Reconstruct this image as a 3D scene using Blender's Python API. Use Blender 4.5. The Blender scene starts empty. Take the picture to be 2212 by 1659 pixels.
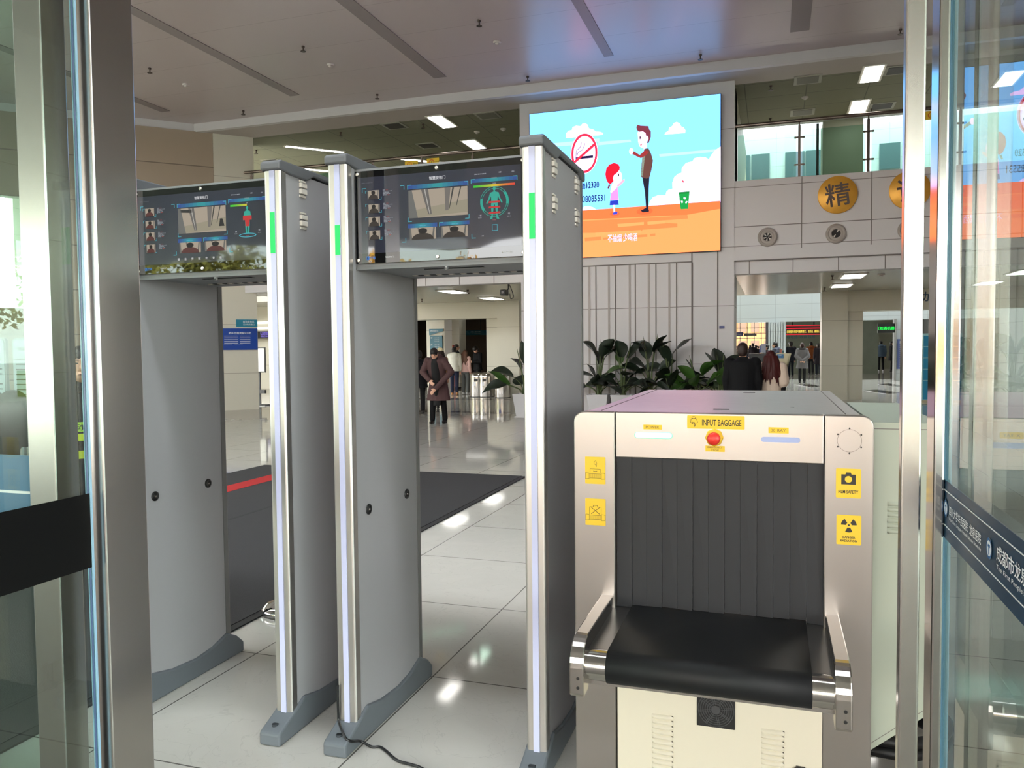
import bpy, bmesh, math, random
from mathutils import Vector, Matrix, Euler
S = bpy.context.scene
COL = S.collection
PI = math.pi
# ------------------------------------------------------------------ camera
cam = bpy.data.cameras.new('camera'); camo = bpy.data.objects.new('camera', cam); COL.objects.link(camo)
cam.sensor_width = 36.0; cam.lens = 1706.97 / 2212 * 36.0; cam.clip_start = 0.02; cam.clip_end = 500
yaw, pitch, roll = .31925414, .04407536, -.00980651
fw = Vector((-math.sin(yaw) * math.cos(pitch), math.cos(yaw) * math.cos(pitch), -math.sin(pitch)))
rt = Vector((math.cos(yaw), math.sin(yaw), 0)); up = rt.cross(fw)
r2 = rt * math.cos(roll) + up * math.sin(roll); u2 = up * math.cos(roll) - rt * math.sin(roll)
camo.matrix_world = Matrix(((r2.x, u2.x, -fw.x, 0), (r2.y, u2.y, -fw.y, 0), (r2.z, u2.z, -fw.z, 1.5), (0, 0, 0, 1)))
S.camera = camo
# ------------------------------------------------------------------ world, sun, exposure
W = bpy.data.worlds.new('sky'); S.world = W; W.use_nodes = True
nt = W.node_tree; bg = nt.nodes['Background']
# hazy white sky, brighter towards the zenith than at the horizon
tcw = nt.nodes.new('ShaderNodeTexCoord'); sxw = nt.nodes.new('ShaderNodeSeparateXYZ'); rmp = nt.nodes.new('ShaderNodeValToRGB')
nt.links.new(tcw.outputs['Generated'], sxw.inputs[0]); nt.links.new(sxw.outputs[2], rmp.inputs[0]); nt.links.new(rmp.outputs[0], bg.inputs[0])
rmp.color_ramp.elements[0].color = (.40, .39, .375, 1); rmp.color_ramp.elements[1].color = (.90, .97, 1.0, 1); rmp.color_ramp.elements[1].position = .7
bg.inputs[1].default_value = 27.5
sun = bpy.data.lights.new('sun', 'SUN'); sun.energy = 18.0; sun.angle = math.radians(1.5); sun.color = (1, .86, .66)
suno = bpy.data.objects.new('sun', sun); COL.objects.link(suno)
suno.rotation_euler = Vector((-.35, -.78, -.55)).to_track_quat('-Z', 'Y').to_euler()
S.view_settings.view_transform = 'Standard'; S.view_settings.look = 'None'
S.view_settings.exposure = 0.0; S.view_settings.gamma = 1.0; S.view_settings.use_curve_mapping = False
cy = S.cycles
cy.max_bounces = 6; cy.diffuse_bounces = 4; cy.glossy_bounces = 4; cy.transmission_bounces = 4; cy.transparent_max_bounces = 16
cy.caustics_reflective = False; cy.caustics_refractive = False; cy.sample_clamp_indirect = 4.0
cy.use_denoising = True; cy.adaptive_threshold = .015
# ------------------------------------------------------------------ materials
MATS = {}
def s2l(c): return c / 12.92 if c <= .04045 else ((c + .055) / 1.055) ** 2.4
def lin(c): return tuple(s2l(v / 255.) for v in c) + (1.,)
def mat(name, rgb=(128, 128, 128), rough=.5, metal=0., spec=.5, emit=0., noise=0., nscale=8., bump=0., stretch=None, rnoise=0., coat=0., ior=None):
    if name in MATS: return MATS[name]
    m = bpy.data.materials.new(name); m.use_nodes = True; MATS[name] = m
    t = m.node_tree; b = t.nodes['Principled BSDF']
    b.inputs['Base Color'].default_value = lin(rgb); b.inputs['Roughness'].default_value = rough
    b.inputs['Metallic'].default_value = metal; b.inputs['Specular IOR Level'].default_value = spec
    if ior: b.inputs['IOR'].default_value = ior
    if coat: b.inputs['Coat Weight'].default_value = coat; b.inputs['Coat Roughness'].default_value = .1
    if emit:
        b.inputs['Emission Color'].default_value = lin(rgb); b.inputs['Emission Strength'].default_value = emit
        b.inputs['Base Color'].default_value = (.01, .01, .01, 1)
    if noise or bump or rnoise:
        tc = t.nodes.new('ShaderNodeTexCoord'); mp = t.nodes.new('ShaderNodeMapping'); n = t.nodes.new('ShaderNodeTexNoise')
        t.links.new(tc.outputs['Object'], mp.inputs[0]); t.links.new(mp.outputs[0], n.inputs['Vector'])
        if stretch: mp.inputs['Scale'].default_value = stretch
        n.inputs['Scale'].default_value = nscale; n.inputs['Detail'].default_value = 4
        if noise:
            mx = t.nodes.new('ShaderNodeMixRGB'); mx.blend_type = 'MULTIPLY'; mx.inputs[0].default_value = 1
            cr = t.nodes.new('ShaderNodeMapRange'); cr.inputs[3].default_value = 1 - noise; cr.inputs[4].default_value = 1 + noise
            t.links.new(n.outputs[0], cr.inputs[0]); mx.inputs[1].default_value = lin(rgb)
            t.links.new(cr.outputs[0], mx.inputs[2]); t.links.new(mx.outputs[0], b.inputs['Base Color'])
        if rnoise:
            cr = t.nodes.new('ShaderNodeMapRange'); cr.inputs[3].default_value = max(.02, rough - rnoise); cr.inputs[4].default_value = rough + rnoise
            t.links.new(n.outputs[0], cr.inputs[0]); t.links.new(cr.outputs[0], b.inputs['Roughness'])
        if bump:
            bp = t.nodes.new('ShaderNodeBump'); bp.inputs['Strength'].default_value = bump; bp.inputs['Distance'].default_value = .01
            t.links.new(n.outputs[0], bp.inputs['Height']); t.links.new(bp.outputs[0], b.inputs['Normal'])
    return m
def emis(name, rgb, s=1.0): return mat(name, rgb, emit=s, rough=.6, spec=.1)
def grid_mat(name, rgb, line, pitch, offs, axes, w=.006, rough=.5, spec=.5, noise=.04, metal=0., vein=0., coat=0.):
    """panels or tiles: thin joints every pitch metres along the two given axes (object = world coordinates)"""
    if name in MATS: return MATS[name]
    m = mat(name, rgb, rough, metal, spec, coat=coat); t = m.node_tree; b = t.nodes['Principled BSDF']
    g = t.nodes.new('ShaderNodeNewGeometry'); sx = t.nodes.new('ShaderNodeSeparateXYZ'); t.links.new(g.outputs['Position'], sx.inputs[0])
    last = None
    def M(op, a, bv=None, cv=None):
        n = t.nodes.new('ShaderNodeMath'); n.operation = op
        for i, v in enumerate((a, bv, cv)):
            if v is None: continue
            if isinstance(v, (int, float)): n.inputs[i].default_value = v
            else: t.links.new(v, n.inputs[i])
        return n.outputs[0]
    cells = []
    for ax, p, o in zip(axes, pitch, offs):
        q = M('DIVIDE', M('SUBTRACT', sx.outputs[ax], o), p)
        d = M('ABSOLUTE', M('SUBTRACT', M('FRACT', M('ADD', q, .5)), .5))
        l = M('LESS_THAN', d, w / p / 2); cells.append(M('FLOOR', q))
        last = l if last is None else M('MAXIMUM', last, l)
    wn = t.nodes.new('ShaderNodeTexWhiteNoise'); wn.noise_dimensions = '2D'; cb = t.nodes.new('ShaderNodeCombineXYZ')
    t.links.new(cells[0], cb.inputs[0])
    if len(cells) > 1: t.links.new(cells[1], cb.inputs[1])
    t.links.new(cb.outputs[0], wn.inputs['Vector'])
    val = M('ADD', M('MULTIPLY', wn.outputs['Value'], noise), 1 - noise / 2)
    if vein:
        n = t.nodes.new('ShaderNodeTexNoise'); n.inputs['Scale'].default_value = 2.6; n.inputs['Detail'].default_value = 12; n.inputs['Distortion'].default_value = 2.2
        t.links.new(g.outputs['Position'], n.inputs['Vector'])
        v = M('SUBTRACT', 1, M('MULTIPLY', M('LESS_THAN', M('ABSOLUTE', M('SUBTRACT', n.outputs[0], .5)), .004), vein))
        val = M('MULTIPLY', val, M('MULTIPLY', v, M('ADD', M('MULTIPLY', n.outputs[0], .12), .94)))
    mx = t.nodes.new('ShaderNodeMixRGB'); mx.blend_type = 'MULTIPLY'; mx.inputs[0].default_value = 1; mx.inputs[1].default_value = lin(rgb); t.links.new(val, mx.inputs[2])
    m2 = t.nodes.new('ShaderNodeMixRGB'); t.links.new(last, m2.inputs[0]); t.links.new(mx.outputs[0], m2.inputs[1]); m2.inputs[2].default_value = lin(line)
    t.links.new(m2.outputs[0], b.inputs['Base Color'])
    return m
def glass_mat(name, tint=(236, 245, 241), ior=1.52, rough=0.0):
    if name in MATS: return MATS[name]
    m = bpy.data.materials.new(name); m.use_nodes = True; MATS[name] = m; t = m.node_tree
    for n in list(t.nodes): t.nodes.remove(n)
    o = t.nodes.new('ShaderNodeOutputMaterial'); mx = t.nodes.new('ShaderNodeMixShader'); tr = t.nodes.new('ShaderNodeBsdfTransparent')
    gl = t.nodes.new('ShaderNodeBsdfGlossy'); fr = t.nodes.new('ShaderNodeFresnel'); fr.inputs[0].default_value = ior
    g = t.nodes.new('ShaderNodeNewGeometry')                        # the same outside index from both sides of the pane
    iv = t.nodes.new('ShaderNodeMapRange'); iv.inputs[3].default_value = ior; iv.inputs[4].default_value = 1 / ior
    t.links.new(g.outputs['Backfacing'], iv.inputs[0]); t.links.new(iv.outputs[0], fr.inputs[0])
    gl.inputs['Roughness'].default_value = rough; tr.inputs[0].default_value = lin(tint)
    t.links.new(fr.outputs[0], mx.inputs[0]); t.links.new(tr.outputs[0], mx.inputs[1]); t.links.new(gl.outputs[0], mx.inputs[2]); t.links.new(mx.outputs[0], o.inputs[0])
    return m
# ------------------------------------------------------------------ mesh builder (world coordinates)
_txt = {}
def text_mesh(s, bold=0.):
    k = (s, bold)
    if k not in _txt:
        c = bpy.data.curves.new('t', 'FONT'); c.body = s; c.size = 1; c.offset = bold; c.resolution_u = 3; c.fill_mode = 'FRONT'
        o = bpy.data.objects.new('t', c); COL.objects.link(o)
        bpy.context.view_layer.update()
        me = o.evaluated_get(bpy.context.evaluated_depsgraph_get()).to_mesh()
        _txt[k] = ([tuple(v.co) for v in me.vertices], [tuple(p.vertices) for p in me.polygons])
        o.evaluated_get(bpy.context.evaluated_depsgraph_get()).to_mesh_clear()
        bpy.data.objects.remove(o); bpy.data.curves.remove(c)
    return _txt[k]
class MB:
    def __init__(s): s.v = []; s.f = []; s.m = []; s.cur = 0; s.mats = []; s.sm = []; s.smooth = False
    def use(s, m):
        if m not in s.mats: s.mats.append(m)
        s.cur = s.mats.index(m); return s
    def add(s, vs, fs, smooth=None):
        n = len(s.v); s.v += [tuple(v) for v in vs]
        for f in fs: s.f.append(tuple(i + n for i in f)); s.m.append(s.cur); s.sm.append(s.smooth if smooth is None else smooth)
        return s
    def box(s, x0, x1, y0, y1, z0, z1):
        return s.add([(x0, y0, z0), (x1, y0, z0), (x1, y1, z0), (x0, y1, z0), (x0, y0, z1), (x1, y0, z1), (x1, y1, z1), (x0, y1, z1)],
                     [(0, 3, 2, 1), (4, 5, 6, 7), (0, 1, 5, 4), (1, 2, 6, 5), (2, 3, 7, 6), (3, 0, 4, 7)], False)
    def obox(s, c, ax, ay, az):
        """box from a centre and three half-axis vectors"""
        c = Vector(c); ax = Vector(ax); ay = Vector(ay); az = Vector(az)
        P = [c + i * ax + j * ay + k * az for k in (-1, 1) for (i, j) in ((-1, -1), (1, -1), (1, 1), (-1, 1))]
        return s.add(P, [(0, 3, 2, 1), (4, 5, 6, 7), (0, 1, 5, 4), (1, 2, 6, 5), (2, 3, 7, 6), (3, 0, 4, 7)], False)
    def prism(s, pts, axis, a, b):
        """polygon of 2-D points extruded along an axis (0,1,2) from a to b"""
        def P(p, t):
            return {0: (t, p[0], p[1]), 1: (p[0], t, p[1]), 2: (p[0], p[1], t)}[axis]
        n = len(pts); ar = sum(pts[i][0] * pts[(i + 1) % n][1] - pts[(i + 1) % n][0] * pts[i][1] for i in range(n))
        if (ar < 0) != (axis == 1): pts = pts[::-1]
        vs = [P(p, a) for p in pts] + [P(p, b) for p in pts]
        fs = [tuple(range(n))[::-1], tuple(range(n, 2 * n))] + [(i, (i + 1) % n, n + (i + 1) % n, n + i) for i in range(n)]
        return s.add(vs, fs, False)
    def flat(s, pts, axis, a):
        P = [{0: (a, p[0], p[1]), 1: (p[0], a, p[1]), 2: (p[0], p[1], a)}[axis] for p in pts]
        n = len(pts); ar = sum(pts[i][0] * pts[(i + 1) % n][1] - pts[(i + 1) % n][0] * pts[i][1] for i in range(n))
        if ar < 0: P = P[::-1]
        return s.add(P, [tuple(range(n))], False)
    def tube(s, path, r, seg=8, cap=True):
        path = [Vector(p) for p in path]; n = len(path)
        R = r if isinstance(r, (list, tuple)) else [r] * n
        vs = []; t0 = (path[1] - path[0]).normalized(); a = Vector((0, 0, 1)) if abs(t0.z) < .9 else Vector((1, 0, 0)); x = t0.cross(a).normalized()
        for i, p in enumerate(path):
            t = (path[min(i + 1, n - 1)] - path[max(i - 1, 0)]).normalized()
            x = (x - t * x.dot(t)).normalized(); y = t.cross(x)
            for k in range(seg):
                q = 2 * PI * k / seg; vs.append(p + (x * math.cos(q) + y * math.sin(q)) * R[i])
        fs = [(i * seg + k, i * seg + (k + 1) % seg, (i + 1) * seg + (k + 1) % seg, (i + 1) * seg + k) for i in range(n - 1) for k in range(seg)]
        s.add(vs, fs, True)
        if cap: s.add(vs[:seg], [tuple(range(seg))[::-1]], False); s.add(vs[-seg:], [tuple(range(seg))], False)
        return s
    def lathe(s, c, prof, seg=24, axis=2, smooth=True):
        """profile of (radius, height) turned about an axis through c"""
        vs = []
        for r, h in prof:
            for k in range(seg):
                q = 2 * PI * k / seg; a, b = r * math.cos(q), r * math.sin(q)
                o = {2: (a, b, h), 1: (a, -h, b), 0: (h, a, b)}[axis]
                vs.append((c[0] + o[0], c[1] + o[1], c[2] + o[2]))
        n = len(prof)
        fs = [(i * seg + k, i * seg + (k + 1) % seg, (i + 1) * seg + (k + 1) % seg, (i + 1) * seg + k) for i in range(n - 1) for k in range(seg)]
        s.add(vs, fs, smooth)
        s.add(vs[:seg], [tuple(range(seg))[::-1]], False); s.add(vs[-seg:], [tuple(range(seg))], False)
        return s
    def disc(s, c, r, axis=1, seg=24, rz=None):
        P = []
        for k in range(seg):
            q = 2 * PI * k / seg; a, b = r * math.cos(q), (rz or r) * math.sin(q); P.append((a, b))
        pts = [(c[0] + p[0], c[1] + p[1]) for p in P]
        return s.flat(pts, axis, c[2])
    def ball(s, c, r, seg=12, rings=8, rot=None):
        r = r if isinstance(r, (list, tuple)) else (r, r, r); vs = []
        for i in range(1, rings):
            f = PI * i / rings
            for k in range(seg):
                q = 2 * PI * k / seg; vs.append(Vector((r[0] * math.sin(f) * math.cos(q), r[1] * math.sin(f) * math.sin(q), r[2] * math.cos(f))))
        vs += [Vector((0, 0, r[2])), Vector((0, 0, -r[2]))]
        if rot: vs = [rot @ v for v in vs]
        vs = [v + Vector(c) for v in vs]; T = (rings - 1) * seg
        fs = [(i * seg + k, (i + 1) * seg + k, (i + 1) * seg + (k + 1) % seg, i * seg + (k + 1) % seg) for i in range(rings - 2) for k in range(seg)]
        fs += [(T, k, (k + 1) % seg) for k in range(seg)] + [(T + 1, (rings - 2) * seg + (k + 1) % seg, (rings - 2) * seg + k) for k in range(seg)]
        return s.add(vs, fs, True)
    def text(s, body, c, right, upv, h=None, w=None, bold=0., align='C', aspect=1.):
        """lettering: glyph box scaled to height h or width w, centred (or left-aligned) at c, in the plane right x up"""
        if any(ord(ch) > 0x2e80 for ch in body): bold = min(bold, .012)     # dense characters stay crisp
        vs, fs = text_mesh(body, bold)
        if not vs: return s
        x0 = min(v[0] for v in vs); x1 = max(v[0] for v in vs); y0 = min(v[1] for v in vs); y1 = max(v[1] for v in vs)
        k = h / (y1 - y0) if h else w / (x1 - x0); kx = k * aspect
        if h and w: kx = w / (x1 - x0)
        right = Vector(right).normalized(); upv = Vector(upv).normalized(); c = Vector(c); xa = (x0 + x1) / 2 if align == 'C' else x0
        return s.add([c + right * ((v[0] - xa) * kx) + upv * ((v[1] - (y0 + y1) / 2) * k) for v in vs], fs, False)
    def build(s, name, m=None, parent=None, bevel=0., bseg=2):
        me = bpy.data.meshes.new(name)
        off = Vector((0, 0, 0)); p = parent
        while p is not None: off += p.location; p = p.parent
        me.from_pydata([tuple(Vector(v) - off) for v in s.v], [], s.f)
        for mm in (s.mats or [m]): me.materials.append(mm)
        if s.mats: me.polygons.foreach_set('material_index', s.m)
        me.polygons.foreach_set('use_smooth', s.sm); me.update()
        o = bpy.data.objects.new(name, me); COL.objects.link(o)
        if parent is not None: o.parent = parent
        if bevel:
            b = o.modifiers.new('bevel', 'BEVEL'); b.width = bevel; b.segments = bseg; b.limit_method = 'ANGLE'; b.harden_normals = False
        return o
def box(name, m, parent, *a, bevel=0., bseg=2): return MB().box(*a).build(name, m, parent, bevel, bseg)
def tag(o, label, cat, group=None):
    o['label'] = label; o['category'] = cat
    if group: o['group'] = group
    return o
def thing(name, label, cat, loc, group=None):
    o = bpy.data.objects.new(name, None); COL.objects.link(o); o.location = loc; o.empty_display_size = .1
    return tag(o, label, cat, group)
def struct(o): o['kind'] = 'structure'; return o
def dup(root, loc, rotz=0, label=None, scale=None):
    r = root.copy(); COL.objects.link(r); r.location = loc; r.rotation_euler = (0, 0, rotz)
    if scale: r.scale = (scale,) * 3
    if label: r['label'] = label
    for ch in list(root.children):
        c = ch.copy(); COL.objects.link(c); c.parent = r
        for g in ch.children:
            d = g.copy(); COL.objects.link(d); d.parent = c
    return r
def rrect(x0, x1, z0, z1, r, seg=5, corners='abcd'):
    """rounded rectangle outline; corners a=bottom left, b=bottom right, c=top right, d=top left"""
    P = []
    for nm, cx, cz, q in (('a', x0 + r, z0 + r, PI), ('b', x1 - r, z0 + r, 1.5 * PI), ('c', x1 - r, z1 - r, 0), ('d', x0 + r, z1 - r, .5 * PI)):
        if nm in corners: P += [(cx + r * math.cos(q + PI / 2 * i / seg), cz + r * math.sin(q + PI / 2 * i / seg)) for i in range(seg + 1)]
        else: P.append({'a': (x0, z0), 'b': (x1, z0), 'c': (x1, z1), 'd': (x0, z1)}[nm])
    return P
STEEL = mat('brushed_steel', (200, 195, 190), .22, 1., rnoise=.02, nscale=60, stretch=(8, 8, .1))
STEELD = mat('polished_steel', (196, 192, 188), .12, 1.)
ALU = mat('anodised_aluminium', (212, 208, 204), .36, 1.)
BLACK = mat('black_plastic', (14, 14, 15), .45)
WHITE = mat('white_paint', (215, 212, 205), .5)
# ------------------------------------------------------------------ the setting
FLOOR = grid_mat('floor_tile', (206, 202, 194), (104, 100, 94), (.955, .98), (-1.479, 2.29), (0, 1), w=.007, rough=.06, spec=.55, noise=.04, vein=.09)
struct(box('floor', FLOOR, None, -26, 14, 1.6, 62, -.2, 0))
for i, (y0, y1) in enumerate(((17.45, 17.85), (22.0, 22.5))):
    struct(box('trim_%d' % (i + 1), mat('floor_band', (88, 84, 78), .07, spec=.55, noise=.1), None, -13, 9, y0, y1, 0, .002))
CEIL = grid_mat('ceiling_panel', (178, 166, 164), (150, 138, 134), (1.3,), (.2,), (1,), w=.012, rough=.3, spec=.6, noise=.03)
SOFF = mat('ceiling_soffit', (170, 160, 154), .5)
HALLW = grid_mat('hall_wall_panel', (210, 207, 207), (120, 114, 110), (1.22,), (2.366,), (2,), w=.012, rough=.45, noise=.03)
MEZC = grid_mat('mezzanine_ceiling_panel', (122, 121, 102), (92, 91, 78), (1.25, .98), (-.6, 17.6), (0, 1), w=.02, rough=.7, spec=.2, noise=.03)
CREAM = grid_mat('cream_stone', (206, 202, 187), (158, 153, 140), (1.25,), (.95,), (2,), w=.014, rough=.35, noise=.04)
BEIGE = grid_mat('beige_stone', (150, 134, 116), (104, 90, 76), (1.05,), (6.15,), (2,), w=.025, rough=.4, noise=.06)
VAL = mat('valance_white', (206, 203, 202), .4)
# main ceiling with its dark unlit strips
b = MB().prism([(-25, 1.7), (9, 1.7), (9, 16.5), (-13.75, 16.5), (-25, 5.25)], 2, 7.19, 7.5)
struct(b.build('ceiling', CEIL))
b = MB()
for pts in ([(-10.25,15.45),(-10.01,15.47)], [(-6.765,15.47),(-6.488,15.5)], [(-3.158,15.48),(-2.974,15.52)], [(0.2685,15.44),(0.5935,15.51)], [(-13.76,15.42),(-13.52,15.43)]):
    x0, x1 = pts[0][0], pts[1][0]; b.box(x0, x1, 3, pts[0][1], 7.178, 7.195)
struct(b.build('trim_3', mat('ceiling_strip', (128, 118, 116), .5)))
b = MB().prism([(-25, 5.25), (-13.75, 16.5), (9, 16.5), (9, 16.62), (-13.8, 16.62), (-25, 5.42)], 2, 6.99, 7.195)
struct(b.build('trim_4', VAL))
b = MB().prism([(-25, 5.42), (-13.8, 16.62), (9, 16.62), (9, 17.5), (-13.6, 17.5), (-25, 6.1)], 2, 7.0, 7.2)
struct(b.build('ceiling_soffit', SOFF))
# the wall behind the big display: flat frame above, battened cladding below
b = MB().use(HALLW).box(-5.445, -.779, 17.2, 18.4, 0, 7.0)
DK = mat('joint_dark', (112, 106, 102), .6)
b.use(DK)
for (x, z) in [(-3.715,1.356),(-3.28,1.353),(-2.845,1.35),(-2.401,1.347),(-1.964,1.344),(-1.631,1.342)]: b.box(x - .012, x + .012, 17.19, 17.2, 0, 3.3)
for (x, z) in [(-1.112,1.338)]: b.box(x - .012, x + .012, 17.19, 17.2, 0, 3.5)
b.use(mat('joint_light', (168, 160, 155), .5))
for (x, z) in [(-3.865,1.357),(-3.426,1.354),(-2.968,1.351),(-2.555,1.348),(-2.116,1.345)]: b.box(x - .02, x + .02, 17.188, 17.2, 0, 3.3)
b.use(DK).box(-4.2, -1.63, 17.188, 17.2, 3.3, 3.325).box(-1.655, -1.63, 17.188, 17.2, 0, 3.5)
struct(b.build('wall_display'))
# balcony fronts, slabs, ceilings behind
def balcony(name, x0, x1):
    b = MB().use(HALLW).box(x0, x1, 17.22, 17.6, 3.36, 4.94).box(x0, x1, 17.2, 17.6, 3.3, 3.5).box(x0, x1, 17.27, 17.6, 3.02, 3.3)
    b.use(DK)
    for x in ((.54, 1.837, 3.13, 4.43, 5.7) if x1 > 0 else (-6.7, -8.0, -9.3, -10.6, -11.9)): b.box(x - .008, x + .008, 17.215, 17.25, 3.5, 4.94)
    b.box(x0, x1, 17.215, 17.25, 3.985, 4.0).box(x0, x1, 17.195, 17.23, 3.28, 3.3)
    for i in range(9):
        x = x0 + .3 + i * .86; b.box(x - .008, x + .008, 17.265, 17.3, 3.02, 3.28)
    b.use(CREAM).box(x0, x1, 17.6, 24.4 if x1 < 0 else 22, 4.6, 4.8)
    struct(b.build(name))
balcony('wall_balcony_right', -.779, 9); balcony('wall_balcony_left', -13.3, -5.445)
UND = mat('under_balcony_ceiling', (168, 164, 150), .22, spec=.6)
struct(MB().box(-.779, 9, 17.6, 24.4, 3.02, 3.2).build('ceiling_under_right', UND)); struct(MB().box(-13.3, -5.445, 17.6, 24.4, 3.02, 3.2).build('ceiling_under_left', UND))
MY = [(0.6609,20.93)][0][1]
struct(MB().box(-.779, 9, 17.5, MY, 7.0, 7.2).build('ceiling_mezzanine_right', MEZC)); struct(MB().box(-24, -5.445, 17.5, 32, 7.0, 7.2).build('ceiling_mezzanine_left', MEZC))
struct(MB().box(-5.445, -.779, 17.5, 24.4, 3.02, 7.2).build('wall_core', CREAM))
# pillars and beams under the balconies
for nm, x0, x1, w0, w1 in (('left', -8.28, -7.55, -8.75, -8.28), ('right', 1.28, 1.95, 1.95, 2.36)):
    struct(MB().box(x0, x1, 23.6, 24.4, 0, 3.05).box(w0, w1, 23.9, 24.4, 0, 2.5).build('wall_pillar_' + nm, CREAM))
struct(box('wall_beam_left', CREAM, None, -13.3, -8.27, 23.7, 24.4, 2.49, 3.05)); struct(box('wall_beam_right', CREAM, None, 1.94, 9, 23.75, 24.4, 2.46, 3.05))
(pa, _), (pb, _) = [(1.133,6.396),(2.044,6.315)]
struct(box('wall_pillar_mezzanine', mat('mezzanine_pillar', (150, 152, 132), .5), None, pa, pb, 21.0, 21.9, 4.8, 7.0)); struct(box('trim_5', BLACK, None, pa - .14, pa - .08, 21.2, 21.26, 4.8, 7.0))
# the white pillar in the left corner and the beige diagonal wall
b = MB(); c = Vector((-13.75, 17.4)); d = Vector((.7071, .7071)); n = Vector((.7071, -.7071))
def quad(o, l, w):
    o = Vector(o); return [tuple(o), tuple(o + d * l), tuple(o + d * l - n * w), tuple(o - n * w)]
b.prism(quad((-13.42, 16.78), .98, .9), 2, 0, 7.0)
struct(b.build('wall_pillar_corner', CREAM))
b = MB().use(BEIGE).prism(quad((-16.1, 14.1), 3.8, .3), 2, 0, 7.0).prism(quad((-24, 6.2), 11.2, .3), 2, 0, 2.55).prism(quad((-24, 6.2), 11.2, .3), 2, 5.1, 7.0)
b.use(STEELD)
for k in range(1, 8): b.prism(quad((-16.1 - k * 1.12, 14.1 - k * 1.12), .06, .1), 2, 2.5, 5.15)
struct(b.build('wall_left', BEIGE))
b = MB().prism(quad((-24, 6.2), 11.2, .02), 2, 2.55, 5.1); w = b.build('window_1', glass_mat('clear_glass', (236, 244, 240))); struct(w)
struct(box('wall_left_near', WHITE, None, -24.4, -24, 1.7, 6.4, 0, 7.2)); struct(box('wall_right', HALLW, None, 9, 9.4, 1.7, 38, 0, 7.2))
struct(box('wall_left_deep', CREAM, None, -22.3, -22, 18.3, 41, 0, 7.0))
# far rooms: atrium open to the sky, its white fascia, the deep dark wall on the left
ATR = grid_mat('atrium_panel', (196, 204, 206), (160, 166, 170), (1.55, .62), (.1, 3.42), (0, 2), w=.014, rough=.4, noise=.02)
b = MB().use(ATR).box(-4.5, 14, 38, 38.4, 2.62, 14).box(-.21, .54, 37.8, 38.4, 0, 2.62)
for i in range(7): b.box(-.2 + i * .108, -.14 + i * .108, 37.72, 37.8, 0, 2.62)
b.use(mat('window_blue_grey', (84, 104, 110), .15, spec=.5))
wins = [[(-1.686,10.21),(-1.044,9.068)], [(-0.9729,10.22),(-0.1861,9.116)], [(0.4783,10.2),(1.29,9.092)], [(1.342,10.2),(1.959,9.085)], [(4.338,10.24),(5.159,9.136)]]
for q in wins:
    (x0, z1), (x1, z0) = q; b.box(x0, x1, 37.95, 38, z0, z1)
struct(b.build('wall_atrium'))
struct(box('wall_atrium_upper', ATR, None, -5.4, 14, MY, MY + .2, 7.0, 14)); struct(box('wall_atrium_left', ATR, None, -5.6, -5.4, MY, 38.4, 7.0, 14)); struct(box('wall_atrium_right', ATR, None, 9.4, 9.7, MY, 62, 0, 14))
struct(box('ceiling_atrium_light_baffle', WHITE, None, -5.6, 9.7, MY, 34.6, 14, 14.3)); struct(box('ceiling_far', WHITE, None, -14, 14, 38.4, 62, 3.3, 3.5))  # unseen slab over the atrium, added to narrow the sky opening and dim it
BR = mat('brown_wall', (92, 80, 66), .5, noise=.05)
struct(box('wall_mezzanine_left_back', MEZC, None, -24, -5.2, 31.8, 32, 3.5, 7.0)); struct(box('wall_far_left', BR, None, -22, -9.2, 41, 41.3, 0, 7)); struct(box('wall_far_back', mat('far_wall', (150, 150, 140), .5), None, .3, 14, 58, 58.3, 0, 3.5))
struct(box('ceiling_deep_left', UND, None, -22, -4.8, 24.4, 42, 3.3, 3.5))
struct(box('wall_left_passage', CREAM, None, -4.8, -4.5, 24.4, 38, 0, 14))
# facade: mullions and transoms (the doorway in the middle), roof canopy outside
b = MB()
for x in (-4.3, -6.6, -8.9, -11.2): b.box(x - .05, x + .05, 1.72, 1.86, 0, 7.2)
b.box(-24, 9, 1.73, 1.85, 2.76, 2.88)
struct(b.build('wall_front_mullions', STEEL)); struct(box('wall_light_block_upper', WHITE, None, -24, 9, 1.72, 1.95, 6.0, 7.2)); struct(box('wall_light_block_left', WHITE, None, -24, -11.25, 1.72, 1.95, 0, 4.4)); struct(box('wall_light_block_right', WHITE, None, 1.1, 9, 1.72, 1.95, 0, 6.0))  # unseen upper, left and right walls added to hold back daylight
CAN = mat('canopy_underside', (150, 152, 150), .5)
P = [(-20, 1.6), (9, 1.6), (9, -13.0)]
for i in range(30):
    x = 9 - i; P.append((x, -14.6 + 1.3 * math.sin(i * .62) + .5 * math.sin(i * 1.7)))
struct(MB().prism(P, 2, 4.4, 4.9).build('ceiling_canopy', CAN))
struct(box('ground_outside', mat('plaza_paving', (132, 126, 120), .7, noise=.08, nscale=3), None, -120, 120, -140, 1.6, -.25, -.05))
# ------------------------------------------------------------------ doorway: posts and the two open glass leaves
def post(name, label, x0, x1, y0, y1, z1=2.75, m=STEEL):
    o = box(name, m, None, x0, x1, y0, y1, 0, z1, bevel=.004); return tag(o, label, 'post')
post('door_jamb_post', 'wide brushed steel jamb post at the left side of the doorway', -1.83, -1.768, 1.72, 1.875)
post('sidelight_post', 'brushed steel post seen through the left glass door leaf', -2.045, -1.943, 1.72, 1.803)
post('doorway_post', 'slim bright steel post just right of the baggage scanner', .242, .278, 1.72, 1.755)
post('hinge_post', 'narrow steel post with mirror finish at the edge of the right glass leaf', .3, .319, 1.72, 1.80, m=STEELD)
GL = glass_mat('door_glass'); EDGE = mat('glass_edge', (150, 190, 215), .15, spec=.6); GASK = mat('gasket_blue', (84, 104, 150), .4)
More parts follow.
